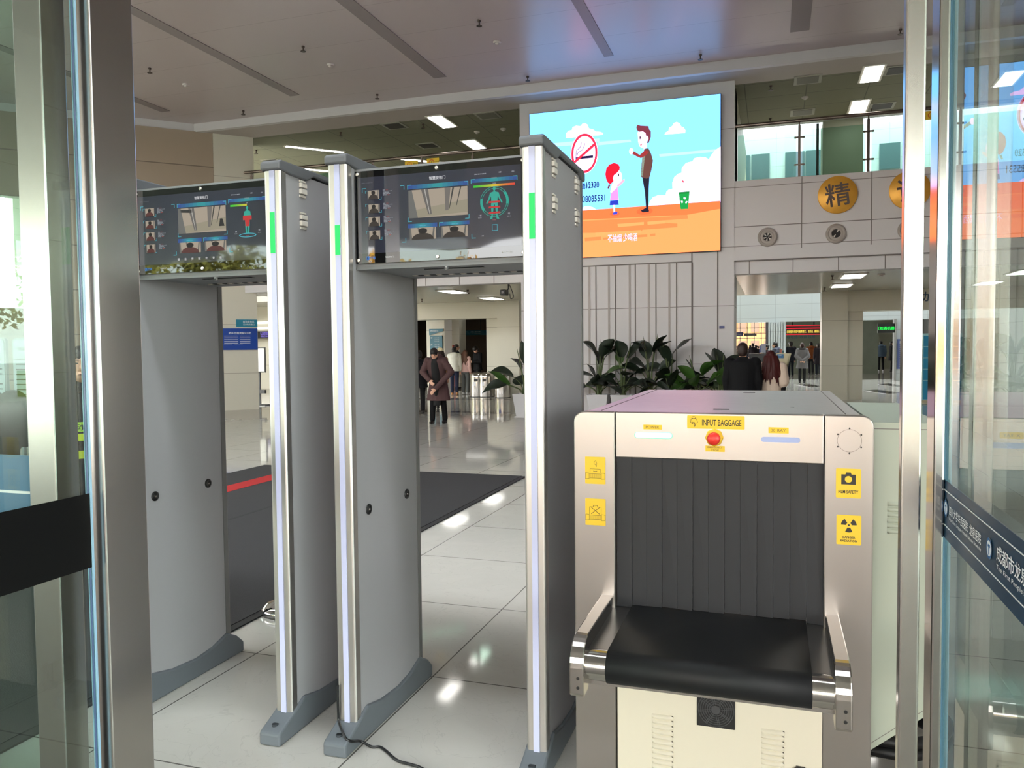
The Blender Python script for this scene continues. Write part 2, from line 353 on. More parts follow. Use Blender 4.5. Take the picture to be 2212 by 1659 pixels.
# left leaf (open outwards, along the depth)
l = struct(MB().box(-1.812, -1.80, .72, 1.70, .05, 2.72).build('door_1', GL))
MB().use(EDGE).box(-1.815, -1.797, 1.70, 1.706, .05, 2.72).use(GASK).box(-1.809, -1.803, 1.699, 1.7015, .05, 2.72).build('glass_edge_strip', None, l)
BANDB = mat('black_band_film', (4, 5, 6), .5, spec=.2)
box('black_band', BANDB, l, -1.7995, -1.7985, .72, 1.698, .905, 1.112)
# right leaf with its printed navy band
r = struct(MB().box(.322, .334, .55, 1.745, .05, 2.72).build('door_2', GL))
MB().use(EDGE).box(.320, .336, 1.745, 1.751, .05, 2.72).use(GASK).box(.3195, .3215, 1.738, 1.747, .05, 2.72).build('glass_edge_strip', None, r)
NAVY = mat('navy_band_film', (10, 50, 76), .35)
bd = box('printed_band', NAVY, r, .3205, .3215, .55, 1.738, 1.123, 1.236)
PW = mat('print_white', (232, 236, 238), .5)
b = MB().use(PW).box(.3195, .3204, .55, 1.738, 1.2165, 1.2185).box(.3195, .3204, .55, 1.738, 1.148, 1.150)
X = .3194; U = (0, 0, 1); R = (0, -1, 0)
b.text('四川大学华西医院', (X, 1.600, 1.186), R, U, w=.150, h=.019, bold=.006).text('龙泉医院', (X, 1.473, 1.186), R, U, w=.078, h=.019, bold=.006)
b.text('West China Longquan Hospital Sichuan University', (X, 1.555, 1.169), R, U, w=.245, h=.008)
b.text('成都市龙泉驿区第一人民医院', (X, 1.140, 1.189), R, U, w=.40, h=.025, bold=.008).text("The First People's Hospital of Longquanyi District", (X, 1.140, 1.167), R, U, w=.40, h=.010)
for y in (1.706, 1.383):
    b.use(PW); b.disc((y, 1.184, X), .0165, axis=0); b.use(mat('print_teal', (40, 96, 150), .5))
    b.flat([(y + .0165 * math.cos(q), 1.184 + .0165 * math.sin(q)) for q in [2 * PI * i / 24 for i in range(25)]] + [(y + .0125 * math.cos(q), 1.184 + .0125 * math.sin(q)) for q in [-2 * PI * i / 24 for i in range(25)]], 0, X - .0003)
    b.flat([(y - .0075, 1.186), (y + .0075, 1.186), (y + .006, 1.190), (y - .006, 1.190)], 0, X - .0003)
    b.flat([(y - .002, 1.174), (y + .002, 1.174), (y + .003, 1.186), (y - .003, 1.186)], 0, X - .0003)
b.build('lettering', None, bd)
# sidelight pane left of the posts, with its own blue band
s = struct(MB().box(-4.25, -2.045, 1.76, 1.772, .05, 2.74).build('window_2', GL))
sb = box('blue_band', mat('blue_band_film', (40, 104, 140), .4), s, -4.25, -2.046, 1.754, 1.7595, .93, 1.20)
box('white_line', PW, sb, -4.25, -2.046, 1.7525, 1.754, 1.086, 1.094)
# ------------------------------------------------------------------ walk-through security gates
PANEL = mat('gate_panel_grey', (160, 159, 162), .45); CAP = mat('gate_cap_grey', (96, 98, 102), .5); FOOT = mat('gate_foot_grey', (98, 104, 110), .5)
DIFF = mat('light_strip_lavender', (196, 200, 232), .3, spec=.5); GREEN = emis('indicator_green', (60, 235, 120), 1.1); CLIP = mat('clip_white', (222, 216, 206), .4)
SCRG = mat('screen_glass', (5, 6, 8), .015, ior=1.55); UI = {}
def ui(rgb, s=1.):
    k = 'ui_%d_%d_%d_%d' % (rgb + (int(s * 100),))
    return emis(k, rgb, s)
def leg(root, x0, x1, inner, gz0, gz1, clips, knobs):
    """one side panel; inner = -1 when the passage lies to its left, +1 to its right"""
    p = box('side_panel', PANEL, root, x0 + .004, x1 - .004, 2.63, 3.17, .03, 2.195)
    out = rrect(x0, x1, 2.6, 2.634, .009, 3, 'ab')
    MB().prism(out, 2, .06, 2.19).build('front_profile', ALU, p)
    MB().prism(rrect(x0, x1, 3.165, 3.2, .009, 3, 'cd'), 2, .06, 2.19).build('rear_profile', mat('profile_dark', (120, 120, 120), .4, .6), p)
    cx = (x0 + x1) / 2
    box('light_strip', DIFF, p, cx - .011, cx + .011, 2.596, 2.602, .085, 2.19)
    box('indicator_light', GREEN, p, cx - .0105, cx + .0105, 2.5945, 2.5962, gz0, gz1)
    side = [(2.585, 2.188), (2.585, 2.216), (2.60, 2.226), (3.2, 2.226), (3.215, 2.216), (3.215, 2.183), (3.16, 2.183), (3.145, 2.187), (3.12, 2.203), (2.82, 2.203), (2.795, 2.187), (2.77, 2.178), (2.66, 2.180)]
    MB().prism(side, 0, x0 - .006, x1 + .006).build('top_cap', CAP, p, bevel=.006)
    low = [(2.50, 0), (2.50, .048), (2.515, .056), (2.588, .085), (2.68, .125), (2.80, .098), (2.95, .088), (3.06, .100), (3.165, .132), (3.235, .095), (3.285, .05), (3.285, 0)]
    f = MB().prism(low, 0, x0 - .008, x1 + .008).build('foot', FOOT, p, bevel=.008)
    MB().use(BLACK).disc((cx, 2.555, .0733), .0001, axis=2)
    m = MB(); m.lathe((cx, 2.54, .0655), [(.013, -.01), (.013, .0035), (.0105, .0035), (.0105, .0037)], 16)
    m.build('bolt_hole', mat('bolt_hole_dark', (40, 46, 52), .6), f)
    for (y, z) in clips:
        s = x1 - .004 if inner < 0 else x0 + .004; g = 1 if inner < 0 else -1
        b = MB()
        for dz, t in ((-.030, .010), (-.012, .02), (.012, .018), (.029, .008)):
            b.box(min(s, s + g * (.012 if abs(dz) < .02 else .006)), max(s, s + g * (.012 if abs(dz) < .02 else .006)), y - .021, y + .021, z + dz - t / 2, z + dz + t / 2)
        b.build('cable_clip', CLIP, p, bevel=.002)
    for (y, z) in knobs:
        s = x1 - .004
        MB().use(BLACK).lathe((s, y, z), [(.021, 0), (.021, .004), (.014, .006), (.012, .003), (.002, .003)], 20, axis=0).use(STEEL).lathe((s, y, z), [(.005, .003), (.004, .0065)], 10, axis=0).build('round_button', None, p)
    return p
def gate(cx, label, which):
    g = thing('security_gate', label, 'security gate', (cx, 2.9, 0), None)
    L0, L1, R0, R1 = cx - .4145, cx - .3345, cx + .3395, cx + .4145
    D = cx + 1.1575                                         # shift from the gate on the right, where the screen was measured
    clips = [(2.748, 2.143), (2.748, 2.018), (3.087, 2.147), (3.087, 2.021)]
    leg(g, L0, L1, 1, 1.855, 1.965, [], [(2.727, .882), (3.064, .882)]); leg(g, R0, R1, -1, 1.875, 2.03, clips, [])
    # beam between the legs, its underside with slots, hinge strip and a bolt
    b = box('cross_beam', mat('beam_grey', (128, 130, 133), .45), g, L1 - .003, R0 + .003, 2.672, 3.17, 1.812, 2.18)
    u = MB().use(mat('slot_dark', (46, 48, 50), .6)).box(cx - .12, cx + .12, 2.80, 2.815, 1.8095, 1.8125)
    u.use(mat('slot_light', (170, 170, 170), .4)).box(cx - .12, cx + .12, 2.815, 2.83, 1.808, 1.8125); u.build('slot_cover', None, b)
    v = MB()
    for i in range(22):
        x = L1 + .06 + i * .027
        v.use(mat('slot_dark') if i % 2 else CLIP).box(x, x + .02, 3.02, 3.045, 1.8095, 1.8125)
    v.build('vent_row', None, b)
    MB().lathe((cx + .0, 2.735, 1.80), [(.004, -.004), (.008, 0), (.008, .013)], 12).build('camera_button', mat('button_steel', (220, 220, 220), .2, 1), b)
    MB().box(L1 + .002, R0 - .002, 2.66, 2.675, 1.803, 1.816).build('lower_trim', mat('beam_trim', (110, 112, 114), .4), b)
    # display
    d = box('display_panel', SCRG, g, L1 + .002, R0 - .002, 2.656, 2.67, 1.826, 2.168)
    sc = MB()
    for x in (L1 + .013, cx, R0 - .013):
        for z in (1.838, 2.157): sc.lathe((x, 2.656, z), [(.0065, 0), (.0065, .004), (.004, .0055)], 12, axis=1)
    for x in (L1 + .013, cx, R0 - .013):
        for z in (1.838, 2.157): MB().lathe((x, 2.6565, z), [(.0072, 0), (.0072, .003), (.005, .0045)], 14, axis=1).build('standoff_screw', mat('screw_cap', (210, 205, 196), .25, .8), d)
    y = 2.6551; E = [y]
    def up1(): E[0] -= .00005; return E[0]
    P = MB()
    def rect(q, c, s=1.):
        (x0, z1), (x1, z0) = q; P.use(ui(c, s)).flat([(x0 + D, z0), (x1 + D, z0), (x1 + D, z1), (x0 + D, z1)], 1, E[0])
    A = mat('lcd_surface', (44, 46, 60), .03, ior=1.55)
    (x0, z1), (x1, z0) = [(-1.476,2.144),(-0.8367,1.863)]
    P.use(A).flat([(x0 + D, z0), (x1 + D, z0), (x1 + D, z1), (x0 + D, z1)], 1, 2.6555)
    up1()
    CY = (90, 205, 225); BL = (64, 92, 178); TL = (60, 190, 190); TX = (200, 204, 214); DIM = (120, 124, 140)
    def bar(q, n=12):
        (x0, z1), (x1, z0) = q
        for i in range(n):
            t = 1 - abs((i + .5) / n * 2 - 1); c = tuple(int(BL[k] + (TL[k] - BL[k]) * t) for k in range(3))
            a = x0 + (x1 - x0) * i / n; e = x0 + (x1 - x0) * (i + 1) / n
            rect(((a, z1), (e, z0)), c, .6)
    for q in ([(-1.273,2.102),(-1.035,2.087)], [(-1.024,2.105),(-0.8516,2.092)], [(-1.274,1.961),(-1.157,1.946)], [(-1.149,1.961),(-1.032,1.948)]): bar(q)
    up1()
    def corner(x, z, sx, sz, L=.016, w=.0022):
        rect(((min(x, x + sx * L), max(z, z + sz * w)), (max(x, x + sx * L), min(z, z + sz * w))), CY, .7)
        rect(((min(x, x + sx * w), max(z, z + sz * L)), (max(x, x + sx * w), min(z, z + sz * L))), CY, .7)
    for q, (sx, sz) in zip([(-1.46,2.104),(-1.286,2.104),(-1.282,1.896),(-1.274,2.103),(-1.035,2.1),(-1.273,1.969),(-1.032,1.968),(-1.025,2.105),(-0.8505,2.106),(-1.024,1.896),(-1.149,1.961)], ((1, -1), (-1, -1), (-1, 1), (1, -1), (-1, -1), (1, 1), (-1, 1), (1, -1), (-1, -1), (1, 1), (1, -1))): corner(q[0], q[1], sx, sz)
    # camera pictures
    def picture(q, person, wide):
        (x0, z1), (x1, z0) = q; w = x1 - x0; h = z1 - z0
        def pp(pts, c, s=.75): P.use(ui(c, s)).flat([(x0 + w * a + D, z0 + h * e) for a, e in pts], 1, E[0])
        rect(q, (186, 172, 154), .75); up1()
        if wide:
            pp([(0, 0), (1, .1), (1, .55), (0, .25)], (168, 160, 138)); up1()
            pp([(0, 0), (.16, 0), (.06, 1), (0, 1)], (120, 120, 116)); pp([(.22, 1), (.34, 1), (.40, .1), (.34, .1)], (116, 112, 108)); pp([(.27, 1), (.29, 1), (.37, .12), (.36, .12)], (226, 222, 214))
            pp([(.62, 1), (.72, 1), (.68, .2), (.63, .2)], (128, 122, 116)); pp([(.75, 1), (.78, 1), (.70, .25), (.69, .25)], (70, 70, 68)); pp([(.88, 1), (.9, 1), (.82, .35), (.81, .35)], (70, 70, 68))
            if which == 1: pp([(.05, .95), (.3, .92), (.3, .8), (.06, .84)], (60, 60, 58)); pp([(.86, .2), (.97, .2), (.93, .5), (.88, .5)], (50, 48, 46))
        else:
            pp([(0, 0), (.1, 0), (.05, 1), (0, 1)], (120, 118, 112)); pp([(.84, 0), (.9, 0), (.96, 1), (.9, 1)], (110, 108, 104)); pp([(.3, 1), (.36, 1), (.42, .3), (.38, .3)], (130, 124, 118))
        if person:
            up1(); c = (74, 66, 60) if which == 2 else (110, 66, 62)
            pp([(.5 + .42 * math.cos(t), .0 + .55 * math.sin(t)) for t in [PI * i / 12 for i in range(13)]], c, .6)
            up1(); pp([(.5 + .17 * math.cos(t), .72 + .24 * math.sin(t)) for t in [2 * PI * i / 16 for i in range(16)]], (48, 44, 42), .6)
    picture([(-1.27,2.083),(-1.038,1.982)], False, True)
    picture([(-1.267,1.946),(-1.162,1.903)], True, False); picture([(-1.142,1.945),(-1.039,1.905)], True, False)
    for q in ([(-1.437,2.094),(-1.389,2.062)], [(-1.436,2.043),(-1.388,2.011)], [(-1.436,1.996),(-1.387,1.962)], [(-1.434,1.946),(-1.387,1.913)]): picture(q, True, False)
    up1()
    for (x, z) in [(-1.446,2.094),(-1.446,2.045),(-1.446,1.996),(-1.445,1.946)]:
        corner(x, z, 1, -1, .010, .0012)
    for (x, z) in [(-1.379,2.059),(-1.379,2.01),(-1.379,1.96),(-1.379,1.911)]: corner(x, z, -1, 1, .010, .0012)
    # level bar and scanned figure
    (bx0, bz1), (bx1, bz0) = [(-1.015,2.082),(-0.8591,2.074)]
    n = 16 if which == 2 else 8
    for i in range(n):
        t = i / 15.; c = (int(60 + 180 * min(1, t * 2)), int(210 - 130 * max(0, t * 2 - 1)), 60); a = bx0 + (bx1 - bx0) * i / 16; e = bx0 + (bx1 - bx0) * (i + 1) / 16
        rect(((a, bz1), (e, bz0)), c, .8)
    (fx, fz), (rx, _) = [(-0.9361,2.021),(-0.8824,2.018)]; rr = rx - fx; fx += D
    TEAL = (60, 190, 170)
    def fp(pts, c=TEAL, s=.7): P.use(ui(c, s)).flat([(fx + a * rr, fz + e * rr) for a, e in pts], 1, E[0])
    if which == 2:
        for r_ in (1.0, .88):
            fp([(r_ * math.cos(q), r_ * math.sin(q)) for q in [2 * PI * i / 40 for i in range(41)]] + [((r_ - .035) * math.cos(q), (r_ - .035) * math.sin(q)) for q in [-2 * PI * i / 40 for i in range(41)]])
        for a0 in (-.2, 2.9): fp([(1.0 * math.cos(q), 1.0 * math.sin(q)) for q in [a0 + .9 * i / 8 for i in range(9)]] + [(.82 * math.cos(q), .82 * math.sin(q)) for q in [a0 + .9 - .9 * i / 8 for i in range(9)]])
    up1()
    F = [(-.05, .72), (.05, .72), (.06, .66), (.3, .58), (.42, .2), (.58, -.08), (.5, -.12), (.36, .1), (.24, .36), (.22, .1), (.24, -.35), (.2, -.85), (.34, -1.15), (.14, -1.12), (.1, -.7), (.02, -.18), (-.02, -.18)]
    if which == 2: F2 = F
    else: F2 = [(-.05, .72), (.05, .72), (.06, .66), (.26, .58), (.34, .2), (.38, -.05), (.3, -.05), (.24, .3), (.2, .1), (.2, -.35), (.15, -.95), (.17, -1.02), (.03, -1.02), (.05, -.7), (.02, -.18), (-.02, -.18)]
    fp(F2 + [(-a, e) for a, e in F2[::-1]]); fp([(.1 * math.cos(q), .84 + .13 * math.sin(q)) for q in [2 * PI * i / 16 for i in range(16)]])
    up1(); RED = (226, 62, 62)
    if which == 2:
        for e in (-.02, -.36, -.72): fp([(-.42, e - .06), (.42, e - .06), (.38, e + .06), (-.38, e + .06)], RED)
    else:
        fp([(-.37, .28), (.37, .28), (.38, -.03), (.2, -.05), (.17, -.5), (-.17, -.5), (-.2, -.05), (-.38, -.03)], RED)
        fp([(.75 * math.cos(q), -1.15 + .16 * math.sin(q)) for q in [2 * PI * i / 24 for i in range(25)]] + [(.66 * math.cos(q), -1.15 + .11 * math.sin(q)) for q in [-2 * PI * i / 24 for i in range(25)]], CY)
    P.build('screen_picture', None, d)
    # lettering of the interface
    up1(); yy = E[0] - .0002; Rr = (1, 0, 0); U = (0, 0, 1)
    def tx(s, q, c, h=None, w=None, bold=0., align='C', sc=.85, T=None):
        B = MB() if T is None else T; B.use(ui(c, sc)).text(s, (q[0] + D, yy, q[1]), Rr, U, h=h, w=w, bold=bold, align=align)
        if T is None: B.build('caption', None, d)
    q = [(-1.154,2.121),(-0.9884,2.121),(-0.9144,2.122),(-0.8665,2.121),(-1.46,2.123),(-0.9366,2.104),(-0.9902,1.975),(-0.8819,1.976),(-0.9912,1.967),(-0.882,1.967),(-0.9354,2.085),(-0.9369,1.957),(-1.215,1.953),(-1.089,1.952)]
    tx('智慧安检门', q[0], (228, 228, 232), w=.064, bold=.03); tx('2024-12-14 14:44:49' if which == 2 else '2024-12-14 14:45:17', q[1], TX, w=.044, bold=.02)
    tx('设置', q[2], TX, w=.010); tx('退出', q[3], TX, w=.010); tx('版本号V1.0.5 USBCAM OFD', q[4], DIM, w=.045, align='L'); tx('检测区域', q[5], TX, w=.02, sc=.6)
    tx('141' if which == 2 else '38', q[6], TX, h=.006); tx('95' if which == 2 else '39', q[7], TX, h=.006); tx('通过人数', q[8], TX, w=.013); tx('报警人数', q[9], TX, w=.013)
    tx('20856' if which == 2 else '500', q[10], TX, w=.013 if which == 2 else .008); tx('检测信息', q[11], (220, 120, 120), w=.013); tx('前置摄像头画面', q[12], (120, 190, 240), w=.03); tx('后置摄像头画面', q[13], (120, 190, 240), w=.03)
    for (x, z) in [(-1.373,2.092),(-1.372,2.043),(-1.371,1.994),(-1.369,1.945)]:
        T = MB()
        for k, (s, w) in enumerate((('姓名:', .009), ('检测时间 2024-12-14 14:43', .038), ('是否携带危险品:', .026), ('报警区位: 2区 3区', .030), ('通行结果:', .016))):
            tx(s, (x, z - k * .0046), TX, w=w, align='L', bold=.02, sc=.7, T=T)
        tx('未通过', (x + .019, z - 4 * .0046), (230, 80, 60), w=.008, align='L', bold=.02, T=T)
        tx('安检未过', (x + .012, z), (190, 60, 60), w=.010, align='L', bold=.02, sc=.6, T=T)
        T.build('record_lettering', None, d)
    for (x, z), s in zip([(-0.9815,1.903),(-0.9374,1.905),(-0.8943,1.906)], ('刀管', '疑似携带违禁物', '报警级别信息')):
        if which == 1 or s == '刀管': tx(s, (x, z), TX, w=.008 if len(s) == 2 else .022)
    if which == 1:
        c = [(-1.272,1.879),(-1.066,1.878)]
        for i, ch in enumerate('请自觉配合安检'):
            t = i / 6.; tx(ch, (c[0][0] + (c[1][0] - c[0][0]) * t, c[0][1] + (c[1][1] - c[0][1]) * t), (226, 226, 228), h=.0105, bold=.02)
    else:
        T = MB(); rect2 = [(-0.9455,1.941),(-0.9255,1.919)]; (x0, z1), (x1, z0) = rect2
        for (a0, b0, a1, b1) in ((x0, z1 - .0015, x1, z1), (x0, z0, x1, z0 + .0015), (x0, z0, x0 + .0015, z1), (x1 - .0015, z0, x1, z1)): T.use(ui(CY, .7)).flat([(a0 + D, b0), (a1 + D, b0), (a1 + D, b1), (a0 + D, b1)], 1, yy)
    if which == 2: T.build('phone_symbol', None, d)
    # printed marks on the black border
    pm = mat('print_grey', (190, 192, 196), .5); pb = mat('print_blue', (40, 110, 200), .5)
    (lx, lz), (mx, mz), (nx, nz) = [(-1.44,1.845),(-1.351,1.846),(-0.8894,1.842)]
    K = MB().use(pb).flat(rrect(lx - .006 + D, lx + .006 + D, lz - .0065, lz + .0065, .001, 2), 1, 2.6557)
    K.use(mat('print_dark_blue', (12, 24, 60), .5)).text('R', (lx + D, 2.6553, lz), (1, 0, 0), U, h=.009, bold=.04); K.build('logo_mark', None, d)
    MB().text('睿瑞', (lx + .019 + D, 2.6555, lz + .0003), (1, 0, 0), U, h=.011, bold=.02).build('logo_characters', pb, d)
    MB().text('智能安检门', (mx + D, 2.6555, mz), (1, 0, 0), U, w=.033, bold=.01).build('border_print', pm, d)
    MB().text('MH2101-W812', (nx + D, 2.6555, nz), (1, 0, 0), U, w=.044, bold=.015).build('model_print', pm, d)
    return g
gate(-1.1575, 'grey walk-through security gate with bright sky mirrored in its screen, nearer the baggage scanner', 2)
gate(-2.1895, 'grey walk-through security gate on the left, its screen showing a prompt line of seven characters', 1)
# power cord hanging down the right gate's left leg and running out over the floor
path = [(p[0], 2.592, p[1]) for p in [(-1.566,0.2292),(-1.567,0.1789),(-1.567,0.1288),(-1.565,0.0889)]] + [(p[0], 2.545, p[1] + .003) for p in [(-1.522,0.0753)]] + [(p[0], 2.525, p[1] + .004) for p in [(-1.495,0.0595)]]
path += [(p[0], 2.545, p[1]) for p in [(-1.479,0.0465)]] + [(p[0], 2.60, p[1]) for p in [(-1.476,0.021)]] + [(p[0], p[1], .006) for p in [(-1.433,2.602),(-1.401,2.61),(-1.36,2.586),(-1.295,2.541),(-1.238,2.53),(-1.197,2.522),(-1.145,2.496)]]
def smooth_path(P, n=4):
    P = [Vector(p) for p in P]; out = []
    for i in range(len(P) - 1):
        a, b, c, d = P[max(i - 1, 0)], P[i], P[i + 1], P[min(i + 2, len(P) - 1)]
        for k in range(n):
            t = k / n; out.append(.5 * ((2 * b) + (c - a) * t + (2 * a - 5 * b + 4 * c - d) * t * t + (3 * b - a - 3 * c + d) * t ** 3))
    return out + [P[-1]]
o = MB().tube(smooth_path(path, 6), .005, 8).build('power_cord', mat('cord_black', (16, 17, 19), .35)); tag(o, 'black power cord trailing across the tiles from the gate leg', 'cord')
# dark entrance mat with its red edge line
def on_floor(name, m, x0, x1, y0, y1, z0, z1): return box(name, m, None, x0, x1, y0, y1, z0, z1)
MATM = mat('mat_charcoal', (62, 61, 62), .9, spec=.2, noise=.15, nscale=160, bump=.3)
fm = thing('entrance_mat', 'large dark grey ribbed entrance mat with a red line along one side', 'floor mat', (-4.5, 5, 0))
box('mat_pile', MATM, fm, -6.35, -2.80, 2.0, 8.8, .001, .012)
box('red_line', mat('mat_red', (176, 14, 18), .85, noise=.1, nscale=120), fm, -5.76, -5.50, 2.0, 8.8, .012, .0135)
box('seam', mat('mat_seam', (36, 36, 37), .9), fm, -4.60, -4.565, 2.0, 8.8, .012, .0128); box('rubber_edge', mat('mat_edge', (34, 34, 35), .7), fm, -2.80, -2.745, 2.0, 8.8, .001, .009)
BX, BY = -2.655, 3.84
st = thing('crowd_barrier_post', 'chrome barrier post whose domed base peeks out behind the gate leg, at the mat edge', 'barrier post', (BX, BY, .0095))
MB().lathe((BX, BY, .0095), [(.13, 0), (.135, .012), (.13, .03), (.10, .055), (.05, .072), (.03, .08)], 32).build('base', mat('chrome', (215, 215, 215), .05, 1.), st)
MB().lathe((BX, BY, .07), [(.025, 0), (.025, .82), (.032, .83), (.032, .87), (.02, .89)], 20).build('pole', mat('chrome'), st)
# ------------------------------------------------------------------ x-ray baggage scanner
sc = thing('baggage_scanner', 'steel fronted x-ray baggage scanner with black rubber curtain and conveyor belt', 'baggage scanner', (-.17, 3.2, 0))
YEL = mat('label_yellow', (228, 190, 40), .5); INK = mat('label_ink', (40, 36, 30), .6); INKL = mat('label_ink_pale', (150, 120, 50), .6)
BODY = mat('scanner_body_grey', (188, 184, 184), .3, .55, rnoise=.05, nscale=20)
PALE = mat('scanner_pale_green', (168, 176, 160), .45); CRE = mat('scanner_cream', (204, 197, 178), .45)
o = MB().prism([(-.59, .14), (.262, .14), (.262, 1.275), (.245, 1.296), (-.572, 1.296), (-.59, 1.275)], 1, 2.535, 3.86).build('housing', BODY, sc)
b = MB().use(mat('joint_dark'))

for x in (-.535, .205): box('top_seam', mat('joint_dark'), o, x, x + .003, 2.55, 3.85, 1.2955, 1.2972)
for x, y in ((-.16, 2.66), (-.10, 3.66)): box('top_slot', BLACK, o, x - .025, x + .025, y - .006, y + .006, 1.296, 1.2985)
# steel front: two pillars and a header
SST = mat('scanner_steel', (172, 166, 161), .30, 1., rnoise=.03, nscale=60, stretch=(8, 8, .1))
def fp(name, pts, m=SST): return MB().prism(pts, 1, 2.5, 2.535).build(name, m, sc, bevel=.004)
lp = fp('side_pillar', rrect(-.616, -.481, .085, 1.297, .035, 5, 'd')); rp = fp('side_pillar', rrect(.146, .28, .085, 1.297, .035, 5, 'c'))
hd = box('header_panel', SST, sc, -.4785, .1435, 2.5, 2.535, 1.15, 1.2965, bevel=.003)
box('tunnel_lining', BLACK, sc, -.479, .144, 2.58, 3.82, .62, 1.149); 
# rubber curtain of overlapping strips
RUB = mat('curtain_rubber', (40, 41, 44), .55, spec=.35, noise=.06, nscale=3)
random.seed(4)
for i in range(13):
    x = -.4785 + i * .0482; a = random.uniform(.002, .006); zb = .6685 + random.uniform(-.001, .002) - (.007 if i in (0, 12) else 0)
    y0 = 2.520 + (.003 if i % 2 else 0)
    MB().add([(x, y0, 1.149), (x + .0478, y0, 1.149), (x + .0475, y0 - a, zb), (x, y0 - .001, zb), (x, y0 + .003, 1.149), (x + .0478, y0 + .003, 1.149), (x + .0475, y0 + .003 - a, zb), (x, y0 + .002, zb)],
             [(0, 3, 2, 1), (4, 5, 6, 7), (0, 1, 5, 4), (1, 2, 6, 5), (2, 3, 7, 6), (3, 0, 4, 7)], False).build('curtain_strip', RUB, sc)
# conveyor: side rails, rollers, belt
RT, RB = .690, .548
for x0, x1, nm in ((-.527, -.487, 'l'), (.150, .190, 'r')):
    pr = [(2.53, .700), (2.145, .700)] + [(2.145 - .075 * math.sin(PI / 2 * i / 8), .625 + .075 * math.cos(PI / 2 * i / 8)) for i in range(1, 9)] + [(2.07, .552), (2.075, .546), (2.13, .546), (2.135, .58), (2.53, .58)]
    rail = MB().prism(pr, 0, x0, x1).build('side_rail', mat('rail_steel', (196, 190, 184), .2, 1., rnoise=.04, nscale=30, stretch=(.2, 6, 6)), sc, bevel=.004)
    for z in (.572, .598):
        MB().lathe(((x0 + x1) / 2 + .004, 2.0695, z), [(.0045, -.004), (.0045, .0005)], 12, axis=1).build('bolt_hole', BLACK, rail)
ro = MB().lathe((0, 2.125, .621), [(.042, -.487), (.042, .150)], 32, axis=0).build('end_roller', STEELD, sc)
box('deck_plate', mat('deck_steel', (150, 148, 146), .3, 1.), sc, -.487, .150, 2.125, 2.60, .64, .660)
P = [(3.40, .667), (2.125, .667)] + [(2.125 - .046 * math.sin(PI * i / 14), .621 + .046 * math.cos(PI * i / 14)) for i in range(1, 14)] + [(2.125, .575), (2.50, .575), (2.50, .579), (2.125, .579)]
P += [(2.125 - .042 * math.sin(PI * i / 14), .621 - .042 * math.cos(PI * i / 14)) for i in range(1, 14)] + [(2.125, .663), (3.40, .663)]
bm = MB().prism(P, 0, -.43, .098); bm.sm = [False, False] + [True] * (len(bm.sm) - 2)
bm.build('conveyor_belt', mat('belt_black', (17, 18, 20), .55, spec=.3, noise=.25, nscale=5), sc)
MB().box(-.50, .165, 2.135, 2.50, .561, .566).box(-.50, .165, 2.133, 2.136, .561, .572).build('drip_plate', STEEL, sc)
# cream lower panel, louvers, fan grille, socket
lo = box('lower_panel', CRE, sc, -.476, .1455, 2.503, 2.535, .09, .585)
def louvers(x, zs, w, parent, y, m, ax=0):
    for z in zs:
        b = MB(); N = 8; vs = []
        for i in range(N + 1):
            t = i / N; q = PI * t; xx = x - w / 2 + w * t; e = min(1, math.sin(q) * 2.2)
            vs += [(xx, y, z - .006), (xx, y - .007 * e, z - .004), (xx, y - .008 * e, z + .003), (xx, y, z + .008)]
        fs = [(i * 4 + k, i * 4 + k + 1, i * 4 + 5 + k, i * 4 + 4 + k) for i in range(N) for k in range(3)]
        b.add(vs, [f[::-1] for f in fs], True).build('louver', m, parent)
louvers(-.331, [.318 - .0165 * i for i in range(12)], .068, lo, 2.503, CRE); louvers(.004, [.318 - .0165 * i for i in range(12)], .068, lo, 2.503, CRE)
fx, fz = -.165, .367
fg = box('fan_grille', BLACK, lo, fx - .058, fx + .058, 2.499, 2.503, fz - .058, fz + .058, bevel=.002)
b = MB().use(mat('fan_dark', (6, 6, 7), .6)).disc((fx, fz, 2.4988), .054, 1, 32).use(mat('fan_wire', (64, 64, 66), .4))
for r_ in (.054, .047, .040, .033, .026, .019): b.tube([(fx + r_ * math.cos(q), 2.4975, fz + r_ * math.sin(q)) for q in [2 * PI * i / 32 for i in range(33)]], .0011, 5)
for k in range(8):
    q = PI / 4 * k + .2
    for s in (-.0025, .0025): b.tube([(fx + .012 * math.cos(q) - s * math.sin(q), 2.4973, fz + .012 * math.sin(q) + s * math.cos(q)), (fx + .053 * math.cos(q) - s * math.sin(q), 2.4973, fz + .053 * math.sin(q) + s * math.cos(q))], .0009, 5)
b.use(mat('fan_hub', (50, 50, 52), .5)).lathe((fx, 2.498, fz), [(.015, 0), (.015, .003), (.013, .004)], 20, axis=1); b.build('fan_guard', None, fg)
b = MB().prism([(.065, .19), (.105, .19), (.105, .213), (.097, .224), (.073, .224), (.065, .213)], 1, 2.494, 2.503); b.build('power_socket', BLACK, lo)
